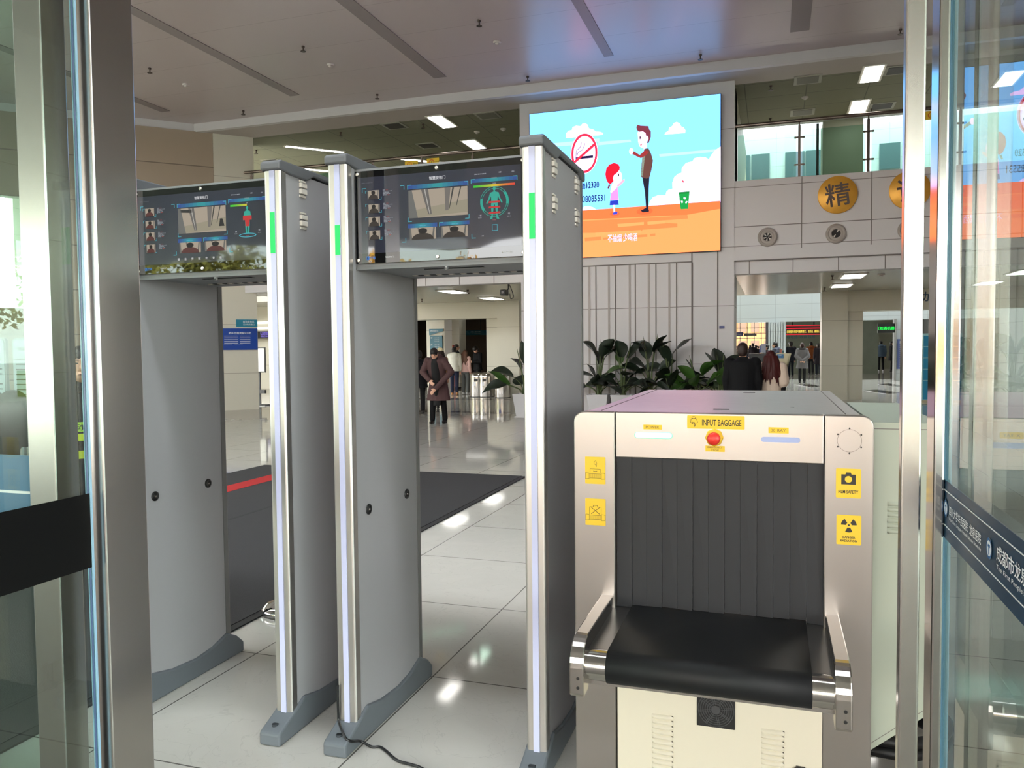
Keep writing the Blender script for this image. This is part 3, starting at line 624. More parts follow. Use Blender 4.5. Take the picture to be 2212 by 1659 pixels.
# labels
def label(name, q, rad=.003, par=None):
    (x0, z1), (x1, z0) = q
    return MB().prism(rrect(x0, x1, z0, z1, rad, 3), 1, 2.4985, 2.4998).build(name, YEL, par or hd)
YT = 2.4982; R_, U_ = (1, 0, 0), (0, 0, 1)
q = [(-0.253,1.289),(-0.0813,1.248)]; l = label('input_baggage_label', q)
b = MB().use(INK); cx = (q[0][0] + q[1][0]) / 2; cz = (q[0][1] + q[1][1]) / 2
b.text('INPUT BAGGAGE', (cx + .018, YT, cz - .001), R_, U_, w=.117, h=.019, bold=.01)
h0 = cx - .066
def line(pts, w=.0012, y=YT, mb=None):
    mb = mb or b
    for (a, c) in zip(pts[:-1], pts[1:]):
        d_ = Vector((c[0] - a[0], c[1] - a[1])); L = d_.length or 1e-6; n_ = Vector((-d_.y, d_.x)) / L * w / 2
        mb.flat([(a[0] + n_.x, a[1] + n_.y), (a[0] - n_.x, a[1] - n_.y), (c[0] - n_.x, c[1] - n_.y), (c[0] + n_.x, c[1] + n_.y)], 1, y)
def ring(cx_, cz_, rx, rz, w=.0012, n=16, y=YT, mb=None): line([(cx_ + rx * math.cos(2 * PI * i / n), cz_ + rz * math.sin(2 * PI * i / n)) for i in range(n + 1)], w, y, mb)
ring(h0, cz + .014, .006, .003); line([(h0 - .007, cz + .011), (h0 + .007, cz + .011)])
line([(h0 - .007, cz + .011), (h0 - .010, cz), (h0 - .006, cz - .004), (h0 - .005, cz + .001), (h0 - .003, cz - .006), (h0 - .002, cz), (h0 + .001, cz - .006), (h0 + .002, cz), (h0 + .003, cz - .015), (h0 + .006, cz - .004), (h0 + .012, cz - .001), (h0 + .009, cz + .009), (h0 + .007, cz + .011)])
b.build('lettering', None, l)
for nm, qq, tt, ww in (('power_label', [(-0.3894,1.257),(-0.3313,1.242)], ('POWER',), .042), ('x_ray_label', [(-0.0122,1.257),(0.0454,1.239)], ('X  RAY',), .042), ('emergency_stop_label', [(-0.1978,1.196),(-0.1396,1.178)], ('EMERGENCY', 'STOP'), .045)):
    l = label(nm, qq, .001); b = MB().use(INKL); cx = (qq[0][0] + qq[1][0]) / 2; cz = (qq[0][1] + qq[1][1]) / 2
    for i, t in enumerate(tt): b.text(t, (cx, YT, cz + (0 if len(tt) == 1 else .0042 - .0088 * i)), R_, U_, w=ww * (1 if i == 0 else .5), h=.0085 if len(tt) == 1 else .0052, bold=.02)
    b.build('lettering', None, l)
def pill(name, q, m):
    (x0, z1), (x1, z0) = q
    return MB().prism(rrect(x0, x1, z0, z1, (z1 - z0) / 2.02, 6), 1, 2.4975, 2.5005).build(name, m, hd)
pill('power_light', [(-0.4166,1.233),(-0.2996,1.215)], emis('power_lamp', (226, 255, 245), 1.3)); pill('power_light_rim', [(-0.4185,1.234),(-0.2976,1.213)], mat('lamp_green_rim', (120, 225, 190), .4)).location.y += .002
pill('x_ray_light', [(-0.0337,1.228),(0.0782,1.212)], mat('lamp_lens_blue', (158, 172, 214), .3))
(ex, ez), _ = [(-0.1707,1.22),(-0.1703,1.22)]
eb = MB().lathe((ex, 2.4995, ez + .002), [(.0275, 0), (.0275, .008), (.024, .012)], 8, axis=1, smooth=False).build('emergency_button', mat('button_yellow', (238, 190, 50), .4), hd)
MB().lathe((ex, 2.488, ez + .001), [(.014, 0), (.014, .012), (.0195, .013), (.0195, .022), (.015, .0275), (.004, .029)], 28, axis=1).build('red_knob', mat('button_red', (226, 52, 42), .35), eb)
# pictogram labels on the pillars
def mini_belt(b, cx, cz, w):
    line([(cx - w * .28, cz + .007), (cx + w * .28, cz + .007)], .001, YT, b); line([(cx - w * .28, cz - .007), (cx + w * .28, cz - .007)], .001, YT, b)
    for s in (-1, 1):
        a = cx + s * w * .39; P = [(a - .006, cz + .010), (a + .006, cz + .009), (a + .006, cz - .009), (a - .006, cz - .010), (a - .006, cz + .010)]; line(P, .001, YT, b)
    for i in range(12): xx = cx - w * .26 + w * .52 * i / 11; line([(xx, cz - .006), (xx, cz + .006)], .0006, YT, b)
for nm, qq, kind in (('bag_flat_label', [(-0.5785,1.149),(-0.5118,1.061)], 0), ('bag_upright_label', [(-0.5785,1.013),(-0.5117,0.9257)], 1)):
    l = label(nm, qq, .002, lp); b = MB().use(INK); (x0, z1), (x1, z0) = qq; cx = (x0 + x1) / 2; w = x1 - x0; mini_belt(b, cx, z0 + .026, w)
    if kind == 0:
        line([(cx - .017, z0 + .036), (cx - .017, z0 + .049), (cx + .017, z0 + .049), (cx + .017, z0 + .036)], .001, YT, b); line([(cx - .006, z0 + .043), (cx - .004, z0 + .041), (cx + .004, z0 + .041), (cx + .006, z0 + .043)], .0016, YT, b)
        line([(cx, z0 + .075), (cx - .004, z0 + .072), (cx - .003, z0 + .065), (cx + .002, z0 + .062), (cx + .004, z0 + .056), (cx + .005, z0 + .068), (cx + .003, z0 + .075), (cx, z0 + .075)], .0009, YT, b)
    else:
        line([(cx - .019, z0 + .036), (cx - .019, z0 + .060), (cx + .019, z0 + .060), (cx + .019, z0 + .036)], .001, YT, b); line([(cx - .007, z0 + .060), (cx - .007, z0 + .065), (cx + .007, z0 + .065), (cx + .007, z0 + .060)], .0012, YT, b)
        line([(cx - .014, z0 + .037), (cx + .014, z0 + .059)], .0015, YT, b); line([(cx - .014, z0 + .059), (cx + .014, z0 + .037)], .0015, YT, b)
    b.build('pictogram', None, l)
qq = [(0.1779,1.14),(0.2459,1.053)]; l = label('film_safety_label', qq, .003, rp); (x0, z1), (x1, z0) = qq; cx = (x0 + x1) / 2; h = z1 - z0
b = MB().use(INK).text('FILM SAFETY', (cx, YT, z0 + h * .21), R_, U_, w=.054, h=.0098, bold=.02)
b.flat([(cx - .0195, z0 + h * .46), (cx + .0195, z0 + h * .46), (cx + .0195, z0 + h * .80), (cx + .0085, z0 + h * .80), (cx + .006, z0 + h * .87), (cx - .006, z0 + h * .87), (cx - .0085, z0 + h * .80), (cx - .0195, z0 + h * .80)], 1, YT)
b.use(YEL).disc((cx, z0 + h * .635, YT - .0003), .0098, 1, 24); b.build('pictogram', None, l)
qq = [(0.1803,1.002),(0.2477,0.914)]; l = label('danger_radiation_label', qq, .003, rp); (x0, z1), (x1, z0) = qq; cx = (x0 + x1) / 2; h = z1 - z0
b = MB().use(INK).text('DANGER', (cx, YT, z0 + h * .255), R_, U_, w=.036, h=.0068, bold=.03).text('RADIATION', (cx, YT, z0 + h * .135), R_, U_, w=.046, h=.0068, bold=.03)
b.disc((cx, z0 + h * .665, YT), .0028, 1, 12)
for a0 in (30, 150, 270):
    A_ = [math.radians(a0 - 28 + 56 * i / 8) for i in range(9)]
    b.flat([(cx + .0075 * math.cos(a), z0 + h * .665 + .0075 * math.sin(a)) for a in A_] + [(cx + .0215 * math.cos(a), z0 + h * .665 + .0215 * math.sin(a)) for a in A_[::-1]], 1, YT)
b.build('pictogram', None, l)
# round blanking plate with six screws
(cx, cz), _ = [(0.2138,1.222),(0.2151,1.222)]
b = MB().use(mat('joint_dark')); ring(cx, cz, .033, .033, .0012, 40, 2.4996, b); b.build('round_plate_outline', None, rp)
b = MB()
for k in range(6): b.lathe((cx + .0365 * math.cos(PI / 6 + PI / 3 * k), 2.4997, cz + .0365 * math.sin(PI / 6 + PI / 3 * k)), [(.0026, 0), (.0026, .0008)], 10, axis=1)
b.build('plate_screws', BLACK, rp)
# pale side cabinet with a slanted foot, louvers on it
P = [(.283, 1.272), (.47, 1.272), (.47, .432), (.28, .272)]
ca = MB().prism(P, 1, 2.56, 3.45).build('side_cabinet', PALE, sc)
b = MB().use(mat('joint_dark')).box(.283, .47, 2.5592, 2.56, 1.252, 1.2545); line([(.281, .294), (.47, .454)], .002, 2.5594, b); b.build('cabinet_seam', None, ca)
louvers(.36, [1.03 - .0165 * i for i in range(6)], .072, ca, 2.56, PALE)
# feet under the machine
for x in (-.52, .2):
    for y in (2.66, 3.7): MB().lathe((x, y, 0), [(.03, 0), (.03, .02), (.012, .025), (.012, .14)], 14).build('levelling_foot', BLACK, sc)
o = MB().tube([(.42 + .16 * math.cos(q) * 1.2, 3.2 + .2 * math.sin(q), .035 + .002 * k) for k, q in enumerate([2 * PI * i / 20 for i in range(52)])], .022, 8).build('corrugated_hose', mat('hose_black', (22, 22, 24), .5), None)
tag(o, 'coiled black corrugated hose on the floor behind the scanner', 'hose')
# ------------------------------------------------------------------ the big LED display
led = thing('video_wall', 'large lit video wall showing a cartoon about not smoking, above the plants', 'display screen', (-3.1, 17.2, 3.5))
LB = box('screen_frame', mat('led_frame', (30, 32, 36), .5), led, -5.19, -1.045, 17.10, 17.19, 3.50, 6.735)
P = MB(); E3 = [17.0990]; LS = 1.25
def lay(): E3[0] -= .0006
def ledmat(c):
    m = emis('led_%d_%d_%d' % c, c, 1.15); L = lin(c)
    m.node_tree.nodes['Principled BSDF'].inputs['Emission Color'].default_value = (L[0] * (1 + 1.1 * L[0] ** 3), L[1] * (1 + .3 * L[1] ** 3), L[2] * (1 + 1.3 * L[2] ** 3), 1)
    return m
def art(pts, c, s=LS): P.use(ledmat(c)).flat(pts, 1, E3[0])
X0, X1, Z0, Z1 = -5.18, -1.055, 3.515, 6.726
art([(X0, Z0), (X1, Z0), (X1, Z1), (X0, Z1)], (152, 236, 250)); lay()
def rounded(pts, n=4):
    out = []; N = len(pts)
    for i in range(N):
        a, b_, c_, d_ = (Vector(pts[(i + k) % N]) for k in (-1, 0, 1, 2))
        for k in range(n):
            t = k / n; v = .5 * ((2 * b_) + (c_ - a) * t + (2 * a - 5 * b_ + 4 * c_ - d_) * t * t + (3 * b_ - a - 3 * c_ + d_) * t ** 3); out.append((v.x, v.y))
    return out
def cloud(pts, c=(250, 252, 255), edge=2): art(rounded(pts[:-edge] if edge else pts) if edge == 0 else pts, c)
cloud([(-4.339,6.123),(-4.344,6.22),(-4.293,6.279),(-4.214,6.284),(-4.195,6.346),(-4.121,6.371),(-4.016,6.354),(-3.976,6.4),(-3.911,6.407),(-3.854,6.363),(-3.833,6.286),(-3.743,6.259),(-3.678,6.203),(-3.575,6.186),(-3.518,6.155),(-3.523,6.118)])
cloud([(-2.201,6.002),(-2.179,6.042),(-2.118,6.073),(-2.098,6.137),(-2.04,6.163),(-2.008,6.221),(-1.947,6.239),(-1.887,6.204),(-1.855,6.138),(-1.802,6.108),(-1.768,6.052),(-1.773,5.994)])
def streak(p, c=(190, 246, 252)): art(p, c)
streak([(-4.762,6.041),(-4.229,6.039),(-3.601,6.05),(-3.602,5.975),(-4.229,5.955),(-4.763,5.964)]); streak([(-3.627,5.977),(-2.925,5.963),(-2.908,5.912),(-3.628,5.902)]); streak([(-2.315,5.601),(-1.062,5.606),(-1.062,5.553),(-2.303,5.543)]); lay()
def circ(cx, cy, rx, ry, n=24, a0=0, a1=2 * PI):
    (x, z), (xr, _), (_, zr) = cx
    return None
def blob(q, n=28, a0=0., a1=2 * PI):
    """ellipse from its bounding corners"""
    (x0, z1), (x1, z0) = q; cx, cz, rx, rz = (x0 + x1) / 2, (z0 + z1) / 2, (x1 - x0) / 2, (z1 - z0) / 2
    return [(cx + rx * math.cos(a0 + (a1 - a0) * i / n), cz + rz * math.sin(a0 + (a1 - a0) * i / n)) for i in range(n if a1 - a0 > 6 else n + 1)]
# big cloud bank on the right
BANK = [(-2.54,4.519),(-2.515,4.616),(-2.453,4.699),(-2.341,4.74),(-2.181,4.729),(-2.163,4.802),(-2.107,4.847),(-2.033,4.854),(-2.041,4.977),(-1.997,5.096),(-1.911,5.163),(-1.851,5.171),(-1.838,5.279),(-1.754,5.37),(-1.621,5.396),(-1.585,5.453),(-1.465,5.472),(-1.346,5.445),(-1.286,5.404),(-1.239,5.496),(-1.157,5.585),(-1.051,5.648),(-1.049,4.518)]
cloud(BANK); cloud([(-4.001,4.512),(-3.948,4.611),(-3.843,4.609),(-3.739,4.572),(-3.656,4.503)]); lay()
# ground
art([(-5.184,4.457),(-3.988,4.524),(-1.056,4.535),(-1.054,3.514),(-3.981,3.496),(-5.193,3.486)], (254, 176, 104)); lay()
art([(-5.184,4.457),(-3.988,4.524),(-1.056,4.535),(-1.055,4.373),(-1.729,4.29),(-3.989,4.32),(-5.186,4.301)], (250, 134, 74))
art([(-3.989,4.295),(-1.717,4.274),(-1.717,4.208),(-2.566,4.197),(-1.934,4.118),(-1.934,4.042),(-2.667,4.029),(-2.717,3.982),(-3.991,4.032),(-5.188,4.04),(-5.186,4.236)], (252, 148, 84)); lay()
for q in ([(-3.211,4.185),(-2.641,4.194),(-2.641,4.132),(-3.198,4.114)], [(-3.702,4.023),(-2.704,4.026),(-2.704,3.961),(-3.69,3.946)], [(-2.566,4.192),(-2.194,4.195),(-2.194,4.138),(-2.561,4.127)]): art(q, (254, 180, 108))
for q in ([(-3.939,3.926),(-3.575,3.933),(-3.576,3.857),(-3.931,3.849)], [(-3.534,3.905),(-2.567,3.928),(-2.567,3.874),(-3.529,3.862)], [(-2.512,3.933),(-2.397,3.937),(-2.397,3.884),(-2.507,3.883)], [(-1.729,4.29),(-1.717,4.215),(-2.071,4.212),(-2.071,4.291)]): art(q, (250, 150, 86))
lay()
# no-smoking disc
q = [(-4.243,6.195),(-3.631,5.318)]; art(blob(q), (252, 252, 255)); lay(); q = [(-4.228,6.184),(-3.644,5.329)]; art(blob(q, 36), (226, 52, 84)); lay(); q = [(-4.18,6.129),(-3.69,5.383)]; art(blob(q, 36), (252, 252, 255)); lay()
art([(-4.072,5.695),(-3.74,5.7),(-3.741,5.644),(-4.073,5.642)], (26, 22, 66)); art([(-4.133,5.688),(-4.067,5.692),(-4.068,5.642),(-4.133,5.642)], (96, 80, 130))
def wig(pts, w, c):
    for a, b_ in zip(pts[:-1], pts[1:]):
        d_ = Vector((b_[0] - a[0], b_[1] - a[1])); n_ = Vector((-d_.y, d_.x)).normalized() * w
        art([(a[0] + n_.x, a[1] + n_.y), (a[0] - n_.x, a[1] - n_.y), (b_[0] - n_.x, b_[1] - n_.y), (b_[0] + n_.x, b_[1] + n_.y)], c)
wig([(-4.125,5.697),(-4.12,5.768),(-4.103,5.838),(-4.045,5.876),(-4.011,5.923),(-4.005,5.999)], .006, (40, 40, 70)); wig([(-4.099,5.695),(-4.088,5.765),(-4.059,5.801),(-3.98,5.832),(-3.94,5.904),(-3.924,5.979)], .006, (40, 40, 70)); lay()
art([(-4.179,5.6),(-3.731,5.949),(-3.692,5.907),(-4.158,5.547)], (226, 52, 84)); lay()
# hotline numbers
def ltx(s, q, c, bold=.012):
    (x0, z1), (x1, z0) = q; P.use(ledmat(c)).text(s, ((x0 + x1) / 2, E3[0], (z0 + z1) / 2), (1, 0, 0), (0, 0, 1), w=x1 - x0, h=z1 - z0, bold=bold)
NV = (22, 30, 110)
ltx('卫生热线12320', [(-4.381,5.1),(-3.612,4.998)], NV); ltx('咨询热线4008085531', [(-4.557,4.8),(-3.473,4.726)], NV) if False else None
(xa, za), (xb, zb) = [(-3.866,5.078),(-3.611,5.059)]
q1 = [(-3.892,5.128),(-3.612,4.993)]; ltx('12320', q1, NV); q2 = [(-3.986,4.837),(-3.479,4.694)]; ltx('08085531', q2, NV)
w5 = (q1[1][0] - q1[0][0]) / 5.2
hz = (q1[0][1] - q1[1][1]) / 2
ltx('卫生热线', ((q1[0][0] - w5 * 6.6, q1[0][1] - .0), (q1[0][0] - .03, q1[1][1] - .02)), NV); ltx('咨询热线400', ((q2[0][0] - w5 * 9.2, q2[0][1]), (q2[0][0] - .03, q2[1][1] - .02)), NV)
ltx('不抽烟 少喝酒', [(-3.425,3.97),(-2.783,3.798)], (252, 236, 240), .004)
# girl
SK = (255, 246, 250); RED = (214, 22, 52)
art(blob([(-3.377,4.452),(-3.157,4.358)]), (236, 118, 66)); art(blob([(-2.796,4.498),(-2.451,4.344)]), (236, 118, 66)); lay()
art([(-3.304,4.606),(-3.258,4.603),(-3.264,4.44),(-3.294,4.442)], SK); art([(-3.31,4.43),(-3.259,4.46),(-3.207,4.442),(-3.218,4.392),(-3.305,4.387)], (60, 80, 200)); art([(-3.368,4.691),(-3.196,4.692),(-3.179,4.593),(-3.379,4.596)], (44, 64, 190))
art([(-3.336,4.986),(-3.208,4.989),(-3.181,4.699),(-3.37,4.699)], (240, 160, 228)); art([(-3.323,5.06),(-3.195,5.063),(-3.226,4.953),(-3.349,4.848),(-3.364,4.887)], SK); lay()
art([(-3.225,5.015),(-3.164,5.061),(-3.098,5.118),(-3.054,5.133),(-3.057,5.088),(-3.144,5.009),(-3.195,4.978)], (250, 190, 200)); art(blob([(-3.321,5.336),(-3.106,5.019)]), SK); lay()
art([(-3.471,5.272),(-3.45,5.384),(-3.385,5.467),(-3.282,5.496),(-3.193,5.463),(-3.153,5.398),(-3.163,5.336),(-3.219,5.278),(-3.284,5.233),(-3.307,5.172),(-3.292,5.108),(-3.361,5.045),(-3.412,5.079),(-3.456,5.171)], RED); art([(-3.426,4.967),(-3.394,5.053),(-3.361,5.03),(-3.4,4.953)], (120, 30, 50)); lay()
art(blob([(-3.196,5.264),(-3.169,5.199)]), (30, 30, 40))
# father
DKT = (36, 34, 52); BRN = (112, 72, 66)
art([(-2.674,5.148),(-2.519,5.149),(-2.534,4.89),(-2.541,4.432),(-2.59,4.435),(-2.615,4.822)], DKT); art([(-2.706,4.442),(-2.603,4.485),(-2.528,4.448),(-2.531,4.399),(-2.671,4.398)], DKT); lay()
art([(-2.625,5.738),(-2.538,5.743),(-2.483,5.627),(-2.444,5.476),(-2.477,5.281),(-2.514,5.136),(-2.576,5.104),(-2.701,5.151),(-2.688,5.422),(-2.658,5.593)], BRN); art([(-2.673,5.594),(-2.622,5.701),(-2.613,5.589),(-2.664,5.16),(-2.694,5.162)], (150, 168, 150)); lay()
art([(-2.876,5.711),(-2.838,5.702),(-2.725,5.618),(-2.625,5.701),(-2.563,5.696),(-2.533,5.651),(-2.613,5.589),(-2.7,5.547),(-2.8,5.6),(-2.888,5.657)], (164, 56, 58)); art(blob([(-2.951,5.779),(-2.863,5.648)]), SK); art([(-2.662,5.84),(-2.567,5.844),(-2.577,5.759),(-2.637,5.727)], SK); lay()
art([(-2.766,6.097),(-2.711,6.154),(-2.574,6.104),(-2.562,5.955),(-2.582,5.833),(-2.662,5.761),(-2.725,5.797),(-2.757,5.898),(-2.762,6.022)], SK); lay()
art([(-2.796,6.211),(-2.771,6.258),(-2.711,6.235),(-2.537,6.208),(-2.522,6.136),(-2.487,6.096),(-2.487,5.973),(-2.532,5.854),(-2.567,5.852),(-2.542,5.953),(-2.552,6.003),(-2.587,6.001),(-2.599,6.069),(-2.661,6.112),(-2.736,6.107),(-2.781,6.148)], (134, 58, 74)); lay()
art(blob([(-2.727,6.019),(-2.702,5.943)]), (30, 30, 40)); art([(-2.717,5.833),(-2.672,5.854),(-2.682,5.817),(-2.707,5.81)], (230, 90, 90)); art(blob([(-2.582,5.994),(-2.537,5.903)]), SK)
# recycling bin
art([(-1.904,4.771),(-1.681,4.775),(-1.71,4.41),(-1.865,4.411)], (24, 168, 76)); lay(); art([(-1.904,4.771),(-1.681,4.775),(-1.686,4.736),(-1.899,4.732)], (18, 140, 62))
rc = [(-1.788,4.584),(-1.715,4.58)]; cx, cz = rc[0]; rr = rc[1][0] - cx
for k in range(3):
    a = PI / 2 + k * 2 * PI / 3
    art([(cx + rr * u * math.cos(a + t), cz + rr * u * math.sin(a + t)) for u, t in ((1, -.55), (1.0, .25), (.55, .3), (.5, -.6))], (250, 252, 250))
art([(-1.826,5.029),(-1.797,4.988),(-1.807,4.955),(-1.831,4.986)], (230, 80, 80))
P.build('screen_picture', None, LB)
# ------------------------------------------------------------------ gold medallions and air nozzles on the balcony front
GOLD = mat('gold_leaf', (222, 164, 62), .38, .35, noise=.12, nscale=6); GINK = mat('gold_sign_ink', (84, 70, 66), .55)
for cx, ch, lb in ((1.21, '精', 'round gold plaque with one dark character, wholly visible on the balcony front'), (2.515, '诚', 'round gold plaque partly hidden behind the slim steel doorway post')):
    t = thing('gold_plaque', lb, 'wall plaque', (cx, 17.2, 4.52), 'gold plaques on the balcony front')
    MB().lathe((cx, 17.215, 4.52), [(.372, -.03), (.372, 0), (.366, .012), (.02, .016)][::-1] if False else [(.372, 0), (.372, .035), (.362, .045), (.02, .046)], 40, axis=1).build('disc', GOLD, t)
    t.children[0].location.y -= .0
    MB().text(ch, (cx, 17.165, 4.52), (1, -0, .12), (-.12, 0, 1), h=.46, bold=.012).build('character', GINK, t)
GREY = mat('nozzle_grey', (164, 156, 148), .4)
for i, (cx, lb) in enumerate(((-.119, 'round grey air nozzle with white blades in its throat, beside the video wall'), (1.188, 'round grey air nozzle with a bright flap, below the whole gold plaque'), (2.50, 'round grey air nozzle partly hidden by the slim doorway post'))):
    t = thing('air_nozzle', lb, 'air vent', (cx, 17.2, 3.745), 'air nozzles on the balcony front')
    MB().lathe((cx, 17.215, 3.75), [(.195, 0), (.195, .03), (.165, .06), (.15, .06), (.145, .045), (.125, .05), (.105, .06), (.085, .055), (.08, .01)], 32, axis=1).build('ring', GREY, t)
    MB().lathe((cx, 17.17, 3.75), [(.084, 0), (.084, .002)], 24, axis=1).build('throat', mat('throat_dark', (26, 24, 24), .7), t)
    b = MB()
    for k in range(6 if i == 0 else 2):
        q = 2 * PI * k / (6 if i == 0 else 2) + (.4 if i == 0 else 1.1); w = .32
        b.add([(cx + .012 * math.cos(q), 17.16, 3.75 + .012 * math.sin(q)), (cx + .08 * math.cos(q - w), 17.165, 3.75 + .08 * math.sin(q - w)), (cx + .08 * math.cos(q + w * .4), 17.15, 3.75 + .08 * math.sin(q + w * .4))], [(0, 1, 2)])
    b.build('blade', mat('blade_white', (220, 216, 208), .4), t)
# ------------------------------------------------------------------ balcony railings
RAIL = mat('rail_steel_dark', (120, 108, 100), .25, 1.)
RG = glass_mat('rail_glass', (214, 234, 226))
def railing(label, x0, x1, posts, zb):
    t = thing('balcony_railing', label, 'railing', ((x0 + x1) / 2, 17.35, zb))
    MB().tube([(x0, 17.33, 6.09), (x1, 17.33, 6.09)], .038, 12).build('handrail', RAIL, t)
    for x in posts:
        p = MB().box(x - .025, x + .025, 17.31, 17.37, zb, 6.0).box(x - .012, x + .012, 17.32, 17.35, 6.0, 6.07).build('post', RAIL, t)
        b = MB()
        for z in (5.2, 5.75): b.box(x - .10, x + .10, 17.29, 17.35, z - .014, z + .014)
        b.build('glass_clamp', RAIL, p)
    xs = [x0] + list(posts) + [x1]
    for a, e in zip(xs[:-1], xs[1:]): box('glass_panel', RG, t, a + .06, e - .06, 17.34, 17.352, zb + .02, 5.9)
railing('glass balcony railing with dark steel handrail right of the video wall', -.775, 9, ([(0.4898,5.377)][0][0], [(1.779,5.465)][0][0], 3.4, 5.0, 6.6), 4.94)
railing('glass balcony railing with dark steel handrail left of the video wall', -13.1, -5.45, ([(-9.226,6.059)][0][0], [(-7.927,6.005)][0][0], [(-6.635,6.004)][0][0], -12.7, -11.3), 4.94)
for q, lb in (([(-8.348,5.99),(-8.012,5.8)], 'left one of two yellow warning signs on the balcony glass over the right gate'), ([(-7.781,6.008),(-7.464,5.81)], 'right one of two yellow warning signs on the balcony glass over the right gate'), ([(2.786,6.028),(2.901,5.866)], 'yellow warning sign on the balcony glass beside the slim doorway post')):
    (x0, z1), (x1, z0) = q; z1, z0 = max(z0, z1), min(z0, z1)
    if x1 > 0: x1 = x0 + .30
    t = thing('warning_sign', lb, 'warning sign', ((x0 + x1) / 2, 17.3, z0), 'yellow signs on the balcony glass')
    MB().prism(rrect(x0, x1, z0, z1, .01, 2), 1, 17.29, 17.30).build('plate', YEL, t)
    b = MB().use(INK); h = z1 - z0; cx = x0 + h * .62; cz = (z0 + z1) / 2
    b.use(mat('sign_red', (200, 60, 30), .5)).disc((cx, cz, 17.2895), h * .36, 1, 20).use(YEL).disc((cx, cz, 17.2892), h * .28, 1, 20).use(INK).text('人', (cx, 17.2888, cz), (1, 0, 0), (0, 0, 1), h=h * .36)
    b.text('禁止倚靠', ((x0 + h * 1.1 + x1) / 2, 17.2888, cz + h * .1), (1, 0, 0), (0, 0, 1), w=(x1 - x0 - h * 1.2), bold=.04); b.build('print', None, t)
# two black frame posts at the left end of the balcony
for x, z0, lb in ([(-13.19,6.542)][0] + ('left one of the two thin black posts at the balcony end',), [(-12.92,6.519)][0] + ('right one of the two thin black posts at the balcony end',)):
    tag(box('frame_post', BLACK, None, x - .025, x + .025, 17.48, 17.53, 4.8, 7.0), lb, 'post', 'thin black posts')
# ------------------------------------------------------------------ ceiling lights
LAMP = emis('lamp_panel', (255, 252, 244), 6.5); LAMPM = emis('lamp_panel_mezzanine', (255, 252, 244), 11.0); LFR = mat('lamp_frame', (220, 216, 204), .4)
def lamp(label, x, y, w, l, z, rot=0, s=None, group='ceiling lights'):
    t = thing('ceiling_light', label, 'ceiling light', (x, y, z), group); t.rotation_euler = (0, 0, rot)
    o = MB().box(-w / 2 - .05, w / 2 + .05, -l / 2 - .05, l / 2 + .05, -.02, .0).build('frame', LFR, None); o.parent = t
    o = MB().box(-w / 2, w / 2, -l / 2, l / 2, -.028, -.0205).build('diffuser', s or LAMP, None); o.parent = t
for q, lb in (([(1.871,17.72)], 'upper square light in the mezzanine ceiling right of the video wall'), ([(1.847,20)], 'lower square light in the mezzanine ceiling, over the handrail right of the video wall'), ([(-7.596,17.81)], 'small light in the mezzanine ceiling left of the video wall, closer to the ceiling edge'), ([(-7.637,20.1)], 'light in the mezzanine ceiling left of the video wall, just above the handrail')):
    lamp(lb, q[0][0], q[0][1], .34, .95, 7.0, s=LAMPM)
q = [(-12.39,18.37),(-11.32,19.62)]; lamp('long tube light in the mezzanine ceiling above the left gate', (q[0][0] + q[1][0]) / 2, (q[0][1] + q[1][1]) / 2, 1.55, .12, 7.0, PI / 4)
q = [(-13.63,20.78),(-12.99,21.29)]; lamp('long tube light low over the handrail between the two gates', (q[0][0] + q[1][0]) / 2, (q[0][1] + q[1][1]) / 2, 1.8, .14, 7.0, PI / 4)
q = [(-10.1,20.94),(-9.071,21.75)]; lamp('long tube light seen through the railing behind the yellow signs', (q[0][0] + q[1][0]) / 2, (q[0][1] + q[1][1]) / 2, 2.0, .14, 7.0, PI / 4)
for q, lb in (([(-7.913,19.11)], 'front light under the left balcony, seen through the right gate'), ([(-7.946,22.19)], 'rear light under the left balcony, beside the stone pillar'), ([(1.637,18.63)], 'front light under the right balcony'), ([(1.622,21.47)], 'rear light under the right balcony, at the pillar head')):
    lamp(lb, q[0][0], q[0][1], .42, 1.0, 3.02)
for x in (-11.5, 5.0, 7.4):
    for y in (19.2, 22.2): lamp('unseen light added under the balcony', x, y, .42, 1.0, 3.02)  # out-of-view panels added for the light they give
for x in (4.6, 7.2): lamp('unseen light added in the mezzanine ceiling', x, 19, .34, .95, 7.0)  # more unseen panels, added to light the mezzanine
for x in (2, 6, 10):
    for y in (42, 50): lamp('light in the far room ceiling', x, y, .6, 1.2, 3.3)
for y in (27, 33, 38): lamp('light in the deep passage on the left', -12.6, y, 1.0, .14, 3.3)
